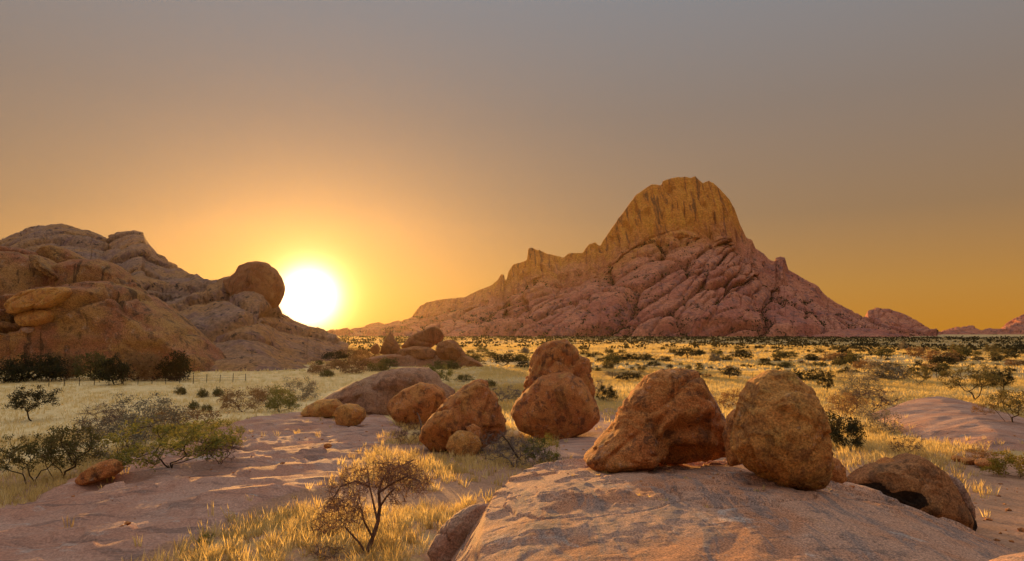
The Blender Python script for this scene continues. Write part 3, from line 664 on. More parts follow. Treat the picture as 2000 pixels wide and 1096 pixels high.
# boulders on the dome
ay = float(place_s(1290, 914)[1])
thing_rock('hooded boulder with a sloping skirt resting on the granite dome', [(1139, 898), (1160, 876), (1190, 842), (1214, 800), (1236, 768), (1262, 740), (1290, 727), (1330, 725), (1356, 727), (1364, 742), (1378, 766), (1392, 796), (1408, 818), (1430, 836), (1438, 862), (1434, 892), (1380, 902), (1330, 902), (1285, 905), (1240, 912), (1160, 916)], Y=ay, depth=0.62, seed=151, sub=6, mat=M_BOULDER, rough=0.05, flakes=0.045, cracks=2, sink=0.10, center=(1300, 850), e=0.7, facets=2,
           recess=[([(1275, 868), (1284, 826), (1320, 806), (1370, 806), (1412, 836), (1432, 860), (1430, 910), (1300, 915), (1280, 900)], 0.50, 0.12), ([(1300, 872), (1330, 862), (1380, 868), (1420, 872), (1425, 915), (1290, 920)], 0.45, 0.12), ([(1255, 748), (1285, 722), (1362, 720), (1378, 768), (1350, 752), (1300, 752)], -0.06, 0.03), ([(1150, 905), (1200, 850), (1262, 836), (1272, 870), (1276, 912)], -0.07, 0.08)],
           grooves=[([(1278, 910), (1270, 866), (1266, 838), (1276, 812)], 0.25, 0.09), ([(1316, 742), (1342, 760), (1366, 780)], 0.07, 0.03), ([(1330, 832), (1350, 826), (1362, 836)], 0.06, 0.05), ([(1160, 900), (1185, 872), (1200, 858)], 0.08, 0.03)])
thing_rock('thin pinkish slab leaning on the right flank of the hooded boulder', [(1372, 768), (1384, 764), (1396, 786), (1410, 812), (1422, 828), (1420, 842), (1404, 832), (1386, 804)], Y=ay + 0.75, depth=1.2, seed=152, sub=4, mat=M_PALE, sink=0, cat='rock slab', name='rock_slab')
ey = float(place_s(1530, 948)[1])
thing_rock('tall egg-shaped boulder standing upright on the granite dome', [(1434, 880), (1438, 850), (1445, 812), (1454, 776), (1472, 746), (1500, 730), (1535, 727), (1556, 738), (1578, 756), (1590, 790), (1602, 824), (1612, 860), (1617, 896), (1612, 928), (1600, 948), (1560, 951), (1520, 946), (1484, 930), (1452, 905)], Y=ey, depth=0.85, seed=153, sub=6, mat=M_BOULDER2, rough=0.028, flakes=0.04, cracks=1, sink=0.08, e=0.75, facets=1,
           recess=[([(1500, 770), (1545, 768), (1580, 800), (1592, 836), (1570, 838), (1555, 812), (1520, 796), (1490, 796)], -0.09, 0.03), ([(1440, 790), (1480, 742), (1560, 735), (1580, 765), (1520, 760), (1470, 790)], 0.05, 0.04), ([(1430, 880), (1448, 860), (1470, 905), (1510, 935), (1500, 955), (1440, 920)], 0.10, 0.05)],
           grooves=[([(1584, 775), (1600, 830), (1608, 880), (1602, 940)], 0.06, 0.025), ([(1440, 836), (1452, 884), (1486, 924)], 0.06, 0.03), ([(1552, 800), (1566, 822)], 0.08, 0.03)])
thing_rock('narrow upright rock wedged between the hooded and the egg-shaped boulder', [(1414, 850), (1422, 812), (1436, 800), (1452, 812), (1460, 860), (1456, 905), (1424, 910)], Y=ey + 1.35, depth=1.1, seed=154, sub=5, mat=M_BOULDER, sink=0)
thing_rock('low brown stone tucked behind the egg-shaped boulder', [(1600, 900), (1616, 890), (1634, 895), (1648, 912), (1650, 938), (1630, 950), (1600, 945)], Y=ey + 1.6, depth=0.9, seed=155, sub=5, mat=M_BOULDER, sink=0)
cyr = float(place(1815, 1035)[1])
thing_rock('dark-bellied slanting boulder leaning beside the dome', [(1662, 946), (1676, 930), (1700, 916), (1735, 906), (1770, 894), (1786, 887), (1806, 898), (1834, 918), (1852, 938), (1864, 972), (1880, 1000), (1890, 1016), (1878, 1044), (1850, 1052), (1800, 1030), (1740, 995), (1680, 962)], Y=cyr, depth=0.62, seed=156, sub=5, mat=rock_mat('dark_patched_granite', (0.42, 0.19, 0.075), (0.35, 0.145, 0.06), (0.035, 0.022, 0.016), 0.6, 0.8, 0.1, 0.1), rough=0.05, flakes=0.04, cracks=1, sink=0.1,
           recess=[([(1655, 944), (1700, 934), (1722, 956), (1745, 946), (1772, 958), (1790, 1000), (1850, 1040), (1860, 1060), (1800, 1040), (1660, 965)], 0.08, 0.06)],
           varnish=[[(1640, 944), (1700, 936), (1718, 954), (1742, 946), (1772, 952), (1780, 968), (1764, 984), (1800, 1008), (1850, 1034), (1870, 1080), (1800, 1080), (1640, 1000)], [(1868, 960), (1884, 1000), (1896, 1020), (1876, 1050), (1868, 1020)]])  # near-black colour over the belly and the right edge
thing_rock('thin grey-pink plate of rock leaning against the slanting boulder', [(1852, 930), (1860, 926), (1880, 962), (1896, 1006), (1894, 1018), (1884, 1012), (1866, 972)], Y=cyr + 0.5, depth=1.6, seed=157, sub=4, mat=M_PALE, sink=0, cat='rock slab', name='rock_slab', cracks=0)
thing_rock('small pointed rock chips on the crest of the slanting boulder', [(1706, 912), (1722, 900), (1736, 894), (1748, 898), (1752, 910), (1730, 916)], Y=cyr + 0.35, depth=0.9, seed=158, sub=4, mat=M_BOULDER, sink=0, cat='stone', name='stone')
thing_rock('weathered log-like rock under the shrubs by the left slab', [(150, 938), (165, 922), (190, 906), (215, 898), (234, 902), (238, 918), (222, 930), (190, 940), (165, 946)], base=(195, 942), depth=0.7, seed=159, sub=5, mat=M_BOULDER, sink=0.06)
thing_rock('brown rock hump half buried in grass beside the dome', [(836, 1075), (850, 1046), (876, 1016), (905, 996), (940, 984), (960, 990), (955, 1030), (930, 1080), (900, 1110), (850, 1110)], base=(890, 1100), depth=0.6, seed=160, sub=5, mat=M_PALE, sink=0.1)
for i, (px, py, wd, hg, lab) in enumerate([(1893, 908, 30, 14, 'brown stone by the yellow bush on the sandy path'), (1928, 914, 46, 18, 'flat brown stone between the slabs beside the sandy path'),
                                          (1870, 902, 22, 12, 'smallest stone in the row of three beside the sandy path'), (640, 876, 16, 10, 'lone fist stone on the bare granite slab'), (1180, 902, 18, 8, 'flat stone chip by the skirt of the hooded boulder')]):
    ol = [(px + wd / 2 * math.cos(a), py - hg / 2 + hg / 2 * math.sin(a)) for a in np.linspace(0, 2 * math.pi, 11)[:-1]]
    thing_rock(lab, ol, base=(px, py), on=place_s, depth=0.8, seed=170 + i, sub=4, mat=M_BOULDER, rough=0.09, cracks=0, sink=0.03, cat='stone', name='stone')

# ------------------------------------------------------------------ plants
def tubes(edges, sides=5):
    V, Fc = [], []
    ang = np.linspace(0, 2 * math.pi, sides, endpoint=False); n = 0
    E0 = np.array([e[0] for e in edges]); E1 = np.array([e[1] for e in edges]); r0 = np.array([e[2] for e in edges]); r1 = np.array([e[3] for e in edges])
    d = E1 - E0; d /= np.linalg.norm(d, axis=1, keepdims=True) + 1e-9
    ref = np.where(np.abs(d[:, 2:3]) < 0.9, np.array([[0, 0, 1.0]]), np.array([[1.0, 0, 0]]))
    a = np.cross(d, ref); a /= np.linalg.norm(a, axis=1, keepdims=True) + 1e-9; b = np.cross(d, a)
    ring = a[:, None, :] * np.cos(ang)[None, :, None] + b[:, None, :] * np.sin(ang)[None, :, None]
    P0 = E0[:, None, :] + ring * r0[:, None, None]; P1 = E1[:, None, :] + ring * r1[:, None, None]
    V = np.concatenate([P0, P1], 1).reshape(-1, 3)
    k = np.arange(len(edges))[:, None] * 2 * sides; j = np.arange(sides)[None, :]; j2 = (j + 1) % sides
    Fc = np.stack([k + j, k + j2, k + sides + j2, k + sides + j], -1).reshape(-1, 4)
    return V, Fc
def skeleton(rs, tips, bases, rtip, mids=2, jit=0.12, power=0.45, up=0.15):
    nodes = [np.array(b, float) for b in bases]; par = [-1] + [0] * (len(bases) - 1)
    tips = sorted([np.array(t, float) for t in tips], key=lambda t: np.linalg.norm(t - nodes[0]))
    dep = [0.0] * len(bases)
    for t in tips:
        A = np.array(nodes); dd = np.linalg.norm(A - t, axis=1) + 0.25 * np.array(dep)
        # branch from nodes nearer to the root
        k = int(np.argmin(dd)); p0 = nodes[k]; L = np.linalg.norm(t - p0)
        prev = k
        for m in range(1, mids + 1):
            f = m / (mids + 1)
            q = p0 + (t - p0) * f + rs.normal(size=3) * jit * L * 0.5 + np.array([0, 0, up * L * f * (1 - f)])
            nodes.append(q); par.append(prev); dep.append(dep[prev] + np.linalg.norm(q - nodes[prev])); prev = len(nodes) - 1
        nodes.append(t); par.append(prev); dep.append(dep[prev] + np.linalg.norm(t - nodes[prev]))
    cnt = np.zeros(len(nodes)); child = np.zeros(len(nodes), bool)
    for i in range(len(nodes)):
        if par[i] >= 0: child[par[i]] = True
    for i in range(len(nodes) - 1, -1, -1):
        if not child[i]: cnt[i] += 1
        if par[i] >= 0: cnt[par[i]] += cnt[i]
    rad = rtip * np.maximum(cnt, 1) ** power
    edges = [(nodes[par[i]], nodes[i], min(rad[par[i]], rad[i] * 1.6), rad[i], cnt[i]) for i in range(len(nodes)) if par[i] >= 0]
    return nodes, edges
def leaves(rs, tips, per, sig, size, flat=0.7):
    T = np.repeat(np.array(tips), per, 0); n = len(T)
    c = T + rs.normal(size=(n, 3)) * np.array([sig, sig, sig * flat])
    a = rs.normal(size=(n, 3)); a /= np.linalg.norm(a, axis=1, keepdims=True)
    b = np.cross(a, rs.normal(size=(n, 3))); b /= np.linalg.norm(b, axis=1, keepdims=True) + 1e-9
    s = size * rs.uniform(0.6, 1.4, (n, 1))
    V = np.stack([c - a * s, c + b * s * 0.45, c + a * s, c - b * s * 0.45], 1).reshape(-1, 3)
    return V, np.arange(4 * n).reshape(-1, 4)
def crown_tips(rs, n, w_, h, z0, shell=0.55, flat=False):
    out_ = []
    ph = rs.uniform(0, 6.28, 3)
    while len(out_) < n:
        p = rs.uniform(-1, 1, 3)
        if p[2] < -0.35: continue
        r = np.linalg.norm(p); th = math.atan2(p[1], p[0])
        lim = 1.0 + 0.22 * math.sin(2 * th + ph[0]) + 0.16 * math.sin(3 * th + ph[1])
        if r > lim or r < shell * rs.uniform(0.5, 1.1): continue
        q = np.array([p[0] * w_ / 2, p[1] * w_ / 2, z0 + (p[2] + 0.35) / 1.35 * (h - z0)])
        out_.append(q)
    return out_
def make_plant(seed, w_, h, ntips, per, sig, lsize, stems=1, z0=0.3, rtip=0.012, kind='leaf', shell=0.5, sides=5, mids=2):
    rs = np.random.RandomState(seed)
    tips = crown_tips(rs, ntips, w_, h, z0 * h, shell)
    bases = [np.array([0.0, 0.0, -0.12])] + [np.array([rs.normal() * 0.06 * w_, rs.normal() * 0.06 * w_, 0.05 + 0.12 * rs.rand()]) for _ in range(stems - 1)]
    if kind == 'dry':
        extra = []
        for t in tips:
            for _ in range(per): extra.append(t + rs.normal(size=3) * np.array([sig, sig, sig * 0.8]))
        nodes, ed = skeleton(rs, tips, bases, rtip, mids, 0.16)
        tw = []
        for i, x in enumerate(extra):
            t = tips[i // per]; m = (t + x) / 2 + rs.normal(size=3) * sig * 0.2
            tw.append((t, m, rtip, rtip * 0.75)); tw.append((m, x, rtip * 0.75, rtip * 0.4))
        tv, tf = tubes([e[:4] for e in ed], sides); cv, cf = tubes(tw, 3)
    else:
        nodes, ed = skeleton(rs, tips, bases, rtip, mids)
        tv, tf = tubes([e[:4] for e in ed], sides); cv, cf = leaves(rs, tips, per, sig, lsize)
    return mesh_np('trunk', tv, tf), mesh_np('crown', cv, cf, False)
PROTO = {}
def proto(key, bark, leaf, **kw):
    t, c = make_plant(**kw); t.materials.append(bark); c.materials.append(leaf); PROTO[key] = (t, c, kw['w_'], kw['h'])
# nearer shrubs (fine leaves), unit about 3 m
proto('acacia_a', M_BARK, M_OLIVE, seed=1, w_=3.6, h=2.7, ntips=60, per=64, sig=0.16, lsize=0.06, stems=2, z0=0.36, rtip=0.012)
proto('acacia_b', M_BARK, M_OLIVE, seed=2, w_=3.2, h=2.6, ntips=48, per=68, sig=0.17, lsize=0.06, stems=3, z0=0.34, rtip=0.013)
proto('acacia_c', M_BARK, M_DARK, seed=3, w_=3.4, h=2.8, ntips=52, per=76, sig=0.17, lsize=0.065, stems=1, z0=0.38, rtip=0.014)
proto('bush_a', M_BARK, M_GREEN, seed=4, w_=3.4, h=2.0, ntips=60, per=64, sig=0.16, lsize=0.06, stems=5, z0=0.16, rtip=0.008)
proto('bush_b', M_BARK, M_GREY, seed=5, w_=3.2, h=1.9, ntips=56, per=57, sig=0.17, lsize=0.055, stems=5, z0=0.12, rtip=0.008)
proto('bush_c', M_BARK, M_DARK, seed=6, w_=2.6, h=1.9, ntips=56, per=72, sig=0.16, lsize=0.06, stems=5, z0=0.10, rtip=0.008)
proto('yellow', M_TWIG, M_YELLOW, seed=7, w_=2.4, h=1.4, ntips=60, per=64, sig=0.12, lsize=0.05, stems=6, z0=0.10, rtip=0.006)
proto('rust', M_TWIG, M_RUST, seed=8, w_=3.0, h=2.0, ntips=56, per=45, sig=0.18, lsize=0.055, stems=5, z0=0.14, rtip=0.008)
proto('dry_a', M_TWIG, M_TWIG, seed=9, w_=3.0, h=2.1, ntips=60, per=12, sig=0.24, lsize=0, stems=4, z0=0.15, rtip=0.009, kind='dry')
proto('dry_b', M_GREYBARK, M_GREYBARK, seed=10, w_=2.8, h=1.7, ntips=54, per=12, sig=0.22, lsize=0, stems=5, z0=0.12, rtip=0.009, kind='dry')
# far bushes, coarser leaves
for i, (lm, hh, ww, zz) in enumerate([(M_OLIVE, 2.6, 4.0, 0.25), (M_DARK, 1.9, 4.0, 0.05), (M_DARK, 2.8, 3.6, 0.3), (M_OLIVE, 1.6, 3.6, 0.05), (M_RUST, 2.2, 4.0, 0.15), (M_GREY, 1.8, 3.4, 0.05), (M_OLIVE, 3.0, 4.6, 0.35), (M_DARK, 1.4, 3.0, 0.02)]):
    proto('far_%d' % i, M_BARK, lm, seed=30 + i, w_=ww, h=hh, ntips=60, per=20, sig=0.28, lsize=0.15, stems=3, z0=zz, rtip=0.02, sides=4, mids=1)
for i, (lm, zz) in enumerate([(M_DARK, 0.06), (M_OLIVE, 0.10), (M_RUST, 0.10), (M_DARK, 0.22)]):
    proto('thick_%d' % i, M_BARK, lm, seed=50 + i, w_=4.6, h=3.2, ntips=110, per=26, sig=0.30, lsize=0.14, stems=3, z0=zz, rtip=0.022, sides=4, mids=1, shell=0.35)
rnd = random.Random(4)
def plant(key, px, py, wpx=None, hpx=None, label='', cat='bush', name='thorn_bush', group=None, at=None, rot=None, parts=True, on=place):
    t, c, w_, h = PROTO[key]
    p = at if at is not None else on(px, py)
    dist = p[1]
    sx = (wpx * dist / F / w_) if wpx else 1.0
    sz = (hpx * dist / F / h) if hpx else sx
    e = bpy.data.objects.new(name, None); COL.objects.link(e); e.empty_display_size = 0.3
    e.location = tuple(p); e.scale = (sx, sx, sz); e.rotation_euler = (0, 0, rnd.uniform(0, 6.28) if rot is None else rot)
    e['label'] = label; e['category'] = cat
    if group: e['group'] = group
    link('trunk', t, None, e); link('crown', c, None, e)
    return e

# left: trees on the pale grass
plant('acacia_c', 64, 822, 80, 66, 'lone dark thorn tree on the pale grass below the left hill', 'tree', 'thorn_tree')
plant('acacia_a', 52, 946, 110, 92, 'small gnarled thorn tree on the grass at the left end of the slab', 'tree', 'thorn_tree')
plant('acacia_b', 132, 938, 125, 100, 'multi-stemmed thorn tree right of the gnarled one, over the log-like rock', 'tree', 'thorn_tree')
plant('bush_b', 225, 898, 150, 78, 'grey-green spreading bush between the thorn trees and the slab', name='spreading_bush')
plant('bush_b', 268, 830, 110, 56, 'grey bush at the back of the thicket, tallest against the pale grass', name='spreading_bush')
plant('bush_a', 335, 912, 190, 92, 'broad yellow-green bush rooted on the granite slab edge', name='spreading_bush')
plant('bush_a', 405, 880, 110, 56, 'smaller green bush right of the broad yellow-green one', name='spreading_bush')
plant('dry_a', 430, 905, 90, 60, 'leafless reddish shrub on the slab right of the green bushes', name='dry_shrub', cat='shrub')
plant('dry_a', 200, 850, 110, 60, 'mauve leafless shrub behind the grey-green bush', name='dry_shrub', cat='shrub')
plant('rust', 360, 845, 130, 56, 'brownish bush filling the middle of the left thicket', name='spreading_bush')
plant('bush_b', 310, 858, 120, 60, 'pale grey bush in the heart of the left thicket', name='spreading_bush')
plant('rust', 475, 805, 90, 54, 'rust-brown bush below the sun, left of the granite rise', name='spreading_bush')
plant('bush_a', 548, 806, 80, 50, 'green bush directly left of the granite rise', name='spreading_bush')
plant('bush_b', 585, 782, 70, 42, 'grey-green bush behind the left end of the granite rise', name='spreading_bush')
plant('rust', 520, 790, 70, 40, 'small brown bush between the rust-brown and green bushes', name='spreading_bush')
for px, py, lab in ((352, 771, 'small flat dark bush alone on the pale grass'), (395, 776, 'tiny bush right of the small flat dark bush'), (425, 774, 'low round bush near the rows of pale grass under the sun'), (378, 800, 'little green bush above the left thicket'), (403, 806, 'second little bush above the left thicket')):
    plant('far_3', px, py, 22, 14, lab)
# trees at the foot of the left hill
for px, py, wd, hg, k, lab in ((10, 748, 70, 42, 'thick_0', 'low dark bush at the left end of the tree line under the hill'), (66, 744, 84, 50, 'thick_0', 'wide dark bush in the tree line below the lodged boulders'), (100, 746, 50, 48, 'thick_3', 'dark tree with a leaning trunk in the tree line under the hill'),
                               (128, 742, 56, 50, 'thick_2', 'russet tree in the tree line under the hill'), (182, 743, 58, 52, 'thick_1', 'green-topped tree in the tree line under the hill'), (224, 752, 60, 54, 'thick_3', 'two-trunked tree standing out in front of the tree line'),
                               (262, 744, 64, 52, 'thick_2', 'brown bush right of the two-trunked tree'), (300, 743, 60, 50, 'thick_2', 'dark brown bush near the right end of the tree line'), (346, 744, 56, 54, 'thick_0', 'tall dark tree closing the right end of the tree line'), (330, 744, 40, 36, 'thick_0', 'low dark bush under the last tree of the tree line')):
    plant(k, px, py, wd, hg, lab, 'tree' if 'tree ' in lab[:22] else 'bush', 'thorn_tree' if 'tree ' in lab[:22] else 'thorn_bush')
# around the middle boulders
plant('bush_a', 848, 752, 64, 40, 'olive bush beside the crest of the granite rise', name='spreading_bush')
plant('dry_b', 1010, 912, 130, 66, 'tangled grey dry shrub between the ridged boulder and the dome', name='dry_shrub', cat='shrub')
plant('bush_a', 1058, 908, 66, 56, 'soft green bush against the back of the dome', name='spreading_bush')
plant('dry_b', 975, 890, 80, 50, 'thin grey shrub at the right foot of the ridged boulder', name='dry_shrub', cat='shrub')
plant('dry_a', 800, 868, 60, 44, 'thin dry shrub at the left foot of the ridged boulder', name='dry_shrub', cat='shrub')
plant('dry_a', 640, 1092, 90, 30, 'low mauve twiggy shrub in the golden grass left of the dead shrub', name='dry_shrub', cat='shrub')
plant('dry_a', 800, 955, 70, 34, 'low reddish twigs in the dirt above the brown rock hump', name='dry_shrub', cat='shrub')
plant('bush_a', 402, 1062, 34, 20, 'small green tuft-like bush at the left edge of the golden grass', name='spreading_bush')
plant('dry_b', 985, 786, 80, 34, 'grey shrub behind the capstone boulder', name='dry_shrub', cat='shrub')
plant('bush_c', 1188, 784, 34, 30, 'round dark bush right of the rock column', name='thorn_bush')
plant('dry_b', 1165, 770, 60, 30, 'grey brush behind the rock column', name='dry_shrub', cat='shrub')
plant('rust', 1425, 800, 70, 44, 'brown bush in the gap behind the two dome boulders', name='spreading_bush')
# right side
plant('acacia_a', 1905, 782, 92, 68, 'large spreading thorn tree on the golden grass beyond the right slab', 'tree', 'thorn_tree')
plant('acacia_c', 1952, 770, 52, 52, 'dark thorn tree behind the large spreading one', 'tree', 'thorn_tree')
plant('acacia_b', 1980, 826, 90, 62, 'thorn tree with a dark base at the far end of the right slab', 'tree', 'thorn_tree')
plant('acacia_b', 1801, 752, 46, 36, 'upright vase-shaped bush on the golden plain behind the right slab', 'tree', 'thorn_tree')
plant('bush_b', 1672, 776, 74, 50, 'grey-brown bush behind the egg-shaped boulder on the plain', name='spreading_bush')
plant('dry_a', 1700, 806, 110, 52, 'mauve leafless shrub left of the right slab', name='dry_shrub', cat='shrub')
plant('rust', 1655, 812, 80, 50, 'brown bush above the bluish one behind the egg-shaped boulder', name='spreading_bush')
plant('bush_c', 1646, 878, 90, 66, 'dense bluish-dark bush right of the egg-shaped boulder', name='thorn_bush')
plant('bush_b', 1722, 846, 86, 50, 'olive-grey bush touching the left end of the right slab', name='spreading_bush')
plant('acacia_c', 1612, 772, 30, 42, 'small dark sapling just right of the egg-shaped boulder top', 'tree', 'thorn_tree')
plant('far_1', 1612, 738, 30, 14, 'flat black bush above the dark sapling')
plant('yellow', 1990, 932, 90, 50, 'bright yellow bush beside the sandy path', name='flowering_bush')
plant('rust', 1918, 902, 60, 30, 'brown bush at the near foot of the right slab', name='spreading_bush')
plant('rust', 1925, 810, 40, 26, 'russet bush at the back edge of the right slab', name='spreading_bush')
plant('dry_a', 1770, 890, 60, 40, 'pale wispy shrub behind the slanting boulder', name='dry_shrub', cat='shrub')
# dead tree leaning stump left of the ridged boulder
def stick(label, pts, Y, r, name='dead_branch', cat='branch', mat=M_GREYBARK):
    P = [at_y(a, b, Y) for a, b in pts]; b0 = P[0]
    ed = [(P[i] - b0, P[i + 1] - b0, r * (1 - i / len(P) * 0.6), r * (1 - (i + 1) / len(P) * 0.6)) for i in range(len(P) - 1)]
    v, f = tubes(ed, 6)
    return link(name, mesh_np(name, v, f), mat, None, tuple(b0), label=label, category=cat)
stick('bleached dead branch standing at the left foot of the ridged boulder', [(818, 870), (823, 850), (822, 826), (818, 812), (814, 806)], float(place(818, 868)[1]), 0.07)
stick('dark bare branch slanting out of the grey shrub behind the dome', [(1032, 916), (1012, 894), (1000, 876), (992, 862), (980, 850)], float(place(1020, 905)[1]), 0.05, mat=M_BARK)

# the dead shrub in the grass
sb = place(716, 1082); SY = float(sb[1])
rs = np.random.RandomState(12)
def px_local(px, py, dy): return at_y(px, py, SY + dy) - sb
main = [(716, 1082, 0), (728, 1050, 0.05), (738, 1020, 0.1), (742, 990, 0.1), (740, 962, 0.05), (745, 940, 0.1)]
limbs = [main, [(716, 1082, 0), (700, 1058, -0.1), (685, 1042, -0.15), (674, 1030, -0.2)], [(738, 1020, .1), (730, 985, .3), (722, 950, .4), (718, 925, .4)], [(740, 962, .05), (765, 945, 0), (795, 930, -0.1), (820, 940, -0.2)],
         [(742, 990, .1), (755, 970, -.3), (770, 955, -.5)], [(745, 940, .1), (760, 918, .2), (790, 908, .3), (808, 898, .4)], [(722, 950, .4), (695, 940, .3), (665, 950, .1), (648, 978, 0)], [(728, 1050, 0.05), (712, 1020, -.3), (704, 990, -.4)]]
ed = []; tipsd = []
for k, lb in enumerate(limbs):
    P = [px_local(*q) for q in lb]; r0 = 0.06 if k == 0 else 0.03
    for i in range(len(P) - 1):
        ed.append((P[i], P[i + 1], r0 * (1 - 0.6 * i / len(P)), r0 * (1 - 0.6 * (i + 1) / len(P))))
nodes_all = [e[1] for e in ed]
tw = []; dl = []
def rnd_in(poly):
    P = np.array(poly, float)
    while True:
        q = np.array([rs.uniform(P[:, 0].min(), P[:, 0].max()), rs.uniform(P[:, 1].min(), P[:, 1].max())])
        if pip(q[0:1], q[1:2], P)[0] > 0: return q
regions = [([(640, 950), (680, 912), (740, 898), (800, 898), (845, 932), (835, 965), (770, 955), (720, 960), (690, 985), (650, 1000), (628, 985), (634, 955)], 340), ([(640, 985), (700, 975), (720, 1010), (700, 1040), (640, 1045), (596, 1035)], 150), ([(745, 905), (800, 900), (822, 930), (770, 945), (740, 935)], 90), ([(760, 950), (800, 950), (790, 985), (760, 990)], 30)]
allt = []
for poly, cnt in regions:
    for _ in range(cnt):
        q = rnd_in(poly); allt.append(px_local(q[0], q[1], rs.normal() * 0.55))
nodes = list(nodes_all)
for t in sorted(allt, key=lambda t: min(np.linalg.norm(t - n_) for n_ in nodes_all)):
    A = np.array(nodes); k = int(np.argmin(np.linalg.norm(A - t, axis=1))); p0 = A[k]; L = np.linalg.norm(t - p0)
    m1 = p0 + (t - p0) * 0.5 + rs.normal(size=3) * 0.16 * L
    tw.append((p0, m1, 0.008, 0.006)); tw.append((m1, t, 0.006, 0.004)); nodes += [m1, t]
    for _ in range(4):
        x = t + rs.normal(size=3) * 0.13; tw.append((t, x, 0.004, 0.0025))
    dl.append(t)
ds = link('dead_shrub', None, None, None, tuple(sb), label='twisted leafless shrub with a bent trunk standing in the golden grass', category='shrub')
v, f = tubes(ed, 7); link('trunk', mesh_np('trunk', v, f), M_TWIG, ds)
v, f = tubes(tw, 3); link('crown', mesh_np('crown', v, f), bark_mat('shrub_twigs', (0.27, 0.15, 0.11)), ds)
v, f = leaves(rs, dl, 3, 0.10, 0.022); link('seed_pods', mesh_np('seed_pods', v, f, False), M_RUST, ds)

# bushes of the plain: each its own thing
LABELS = {0: ('olive thorn bush with a loose crown on the golden plain', 'loose olive bushes of the plain'), 1: ('wide dark bush hugging the golden plain', 'wide dark bushes of the plain'), 2: ('dark upright thorn bush on the golden plain', 'dark upright bushes of the plain'),
          3: ('low olive bush on the golden plain', 'low olive bushes of the plain'), 4: ('brown-leaved bush on the golden plain', 'brown bushes of the plain'), 5: ('pale grey bush on the golden plain', 'pale grey bushes of the plain'),
          6: ('tall flat-topped olive thorn tree on the golden plain', 'flat-topped trees of the plain'), 7: ('very low blackish bush on the golden plain', 'very low dark bushes of the plain')}
LAB2 = {(1200, 704): 'wide dark bush starting the long dark hedge on the golden plain', (1230, 706): 'upright middle bush of the long dark hedge on the plain', (1260, 704): 'last wide bush of the long dark hedge on the plain', (1275, 718): 'compact black bush standing just in front of the long dark hedge', (1345, 700): 'big dark round bush straight beyond the hooded boulder', (1400, 700): 'flat-topped tree between the two big dark round bushes', (1395, 706): 'pale grey bush at the foot of the flat-topped tree', (1450, 704): 'big dark bush beyond the gap between the two dome boulders', (1635, 706): 'broad brown bush on the plain beyond the egg-shaped boulder', (1652, 708): 'dark bush tucked against the broad brown one', (1690, 722): 'large brown bush behind the right fence', (1742, 720): 'black bush beside the large brown one behind the right fence', (1730, 700): 'loose olive bush in front of the low pink rock slope', (1835, 708): 'widest brown bush on the far right plain', (1842, 708): 'dark bush in front of the widest brown one', (1885, 700): 'olive bush right of the widest brown one', (1955, 704): 'largest olive bush on the far right plain', (920, 712): 'olive bush at the right end of the far outcrop', (985, 714): 'big dark bush between the far outcrop and the rock column', (1030, 718): 'wide dark bush just left of the rock column', (870, 722): 'low olive bush in front of the far outcrop', (760, 720): 'olive bush below the shark-fin rock', (700, 716): 'brown bush left of the far outcrop', (660, 722): 'brown bush under the ridge below the sun', (905, 746): 'olive bush right of the granite rise on the pale grass', (1700, 676): 'long dark bush below the low pink rock slope'}
listed = [(1200, 704, 50, 14, 1), (1230, 706, 40, 14, 2), (1260, 704, 46, 12, 1), (1275, 718, 24, 13, 2), (1345, 700, 44, 20, 2), (1300, 706, 30, 10, 1), (1400, 700, 26, 16, 6), (1395, 706, 28, 14, 5), (1450, 704, 40, 22, 2), (1420, 704, 22, 10, 1), (1525, 700, 34, 12, 3), (1545, 700, 32, 14, 0), (1495, 706, 18, 6, 7), (1535, 718, 34, 10, 3), (1455, 717, 16, 5, 7),
          (1635, 706, 54, 18, 4), (1652, 708, 36, 14, 2), (1690, 722, 50, 18, 4), (1742, 720, 30, 12, 2), (1730, 700, 40, 20, 0), (1790, 698, 34, 20, 4), (1835, 708, 54, 24, 4), (1842, 708, 36, 10, 2), (1885, 700, 42, 20, 0), (1955, 704, 56, 22, 0), (1985, 694, 40, 16, 2), (1985, 716, 36, 14, 4), (1785, 724, 22, 6, 7), (1600, 716, 26, 9, 3), (1590, 704, 30, 8, 7), (1912, 706, 20, 10, 2), (1945, 706, 16, 8, 7),
          (920, 712, 50, 22, 0), (985, 714, 52, 24, 2), (960, 700, 30, 14, 0), (1020, 706, 30, 14, 3), (1030, 718, 40, 14, 1), (940, 690, 26, 12, 0), (870, 722, 50, 16, 3), (760, 720, 50, 20, 0), (700, 716, 50, 22, 4), (660, 722, 46, 20, 4), (730, 712, 30, 18, 4), (640, 736, 30, 12, 3), (684, 700, 44, 20, 4), (720, 700, 40, 18, 4), (650, 706, 44, 20, 2), (620, 730, 44, 18, 4), (690, 730, 50, 16, 4), (735, 726, 40, 16, 3), (955, 756, 30, 12, 3), (905, 746, 34, 14, 0), (1600, 690, 24, 8, 1), (1660, 682, 40, 7, 1), (1690, 688, 40, 8, 1), (1700, 676, 60, 6, 1), (1740, 690, 16, 8, 2)]
pl = []
for px, py, wd, hg, k in listed: pl.append((px, py, wd, hg, k))
rp = random.Random(21)
tries = 0
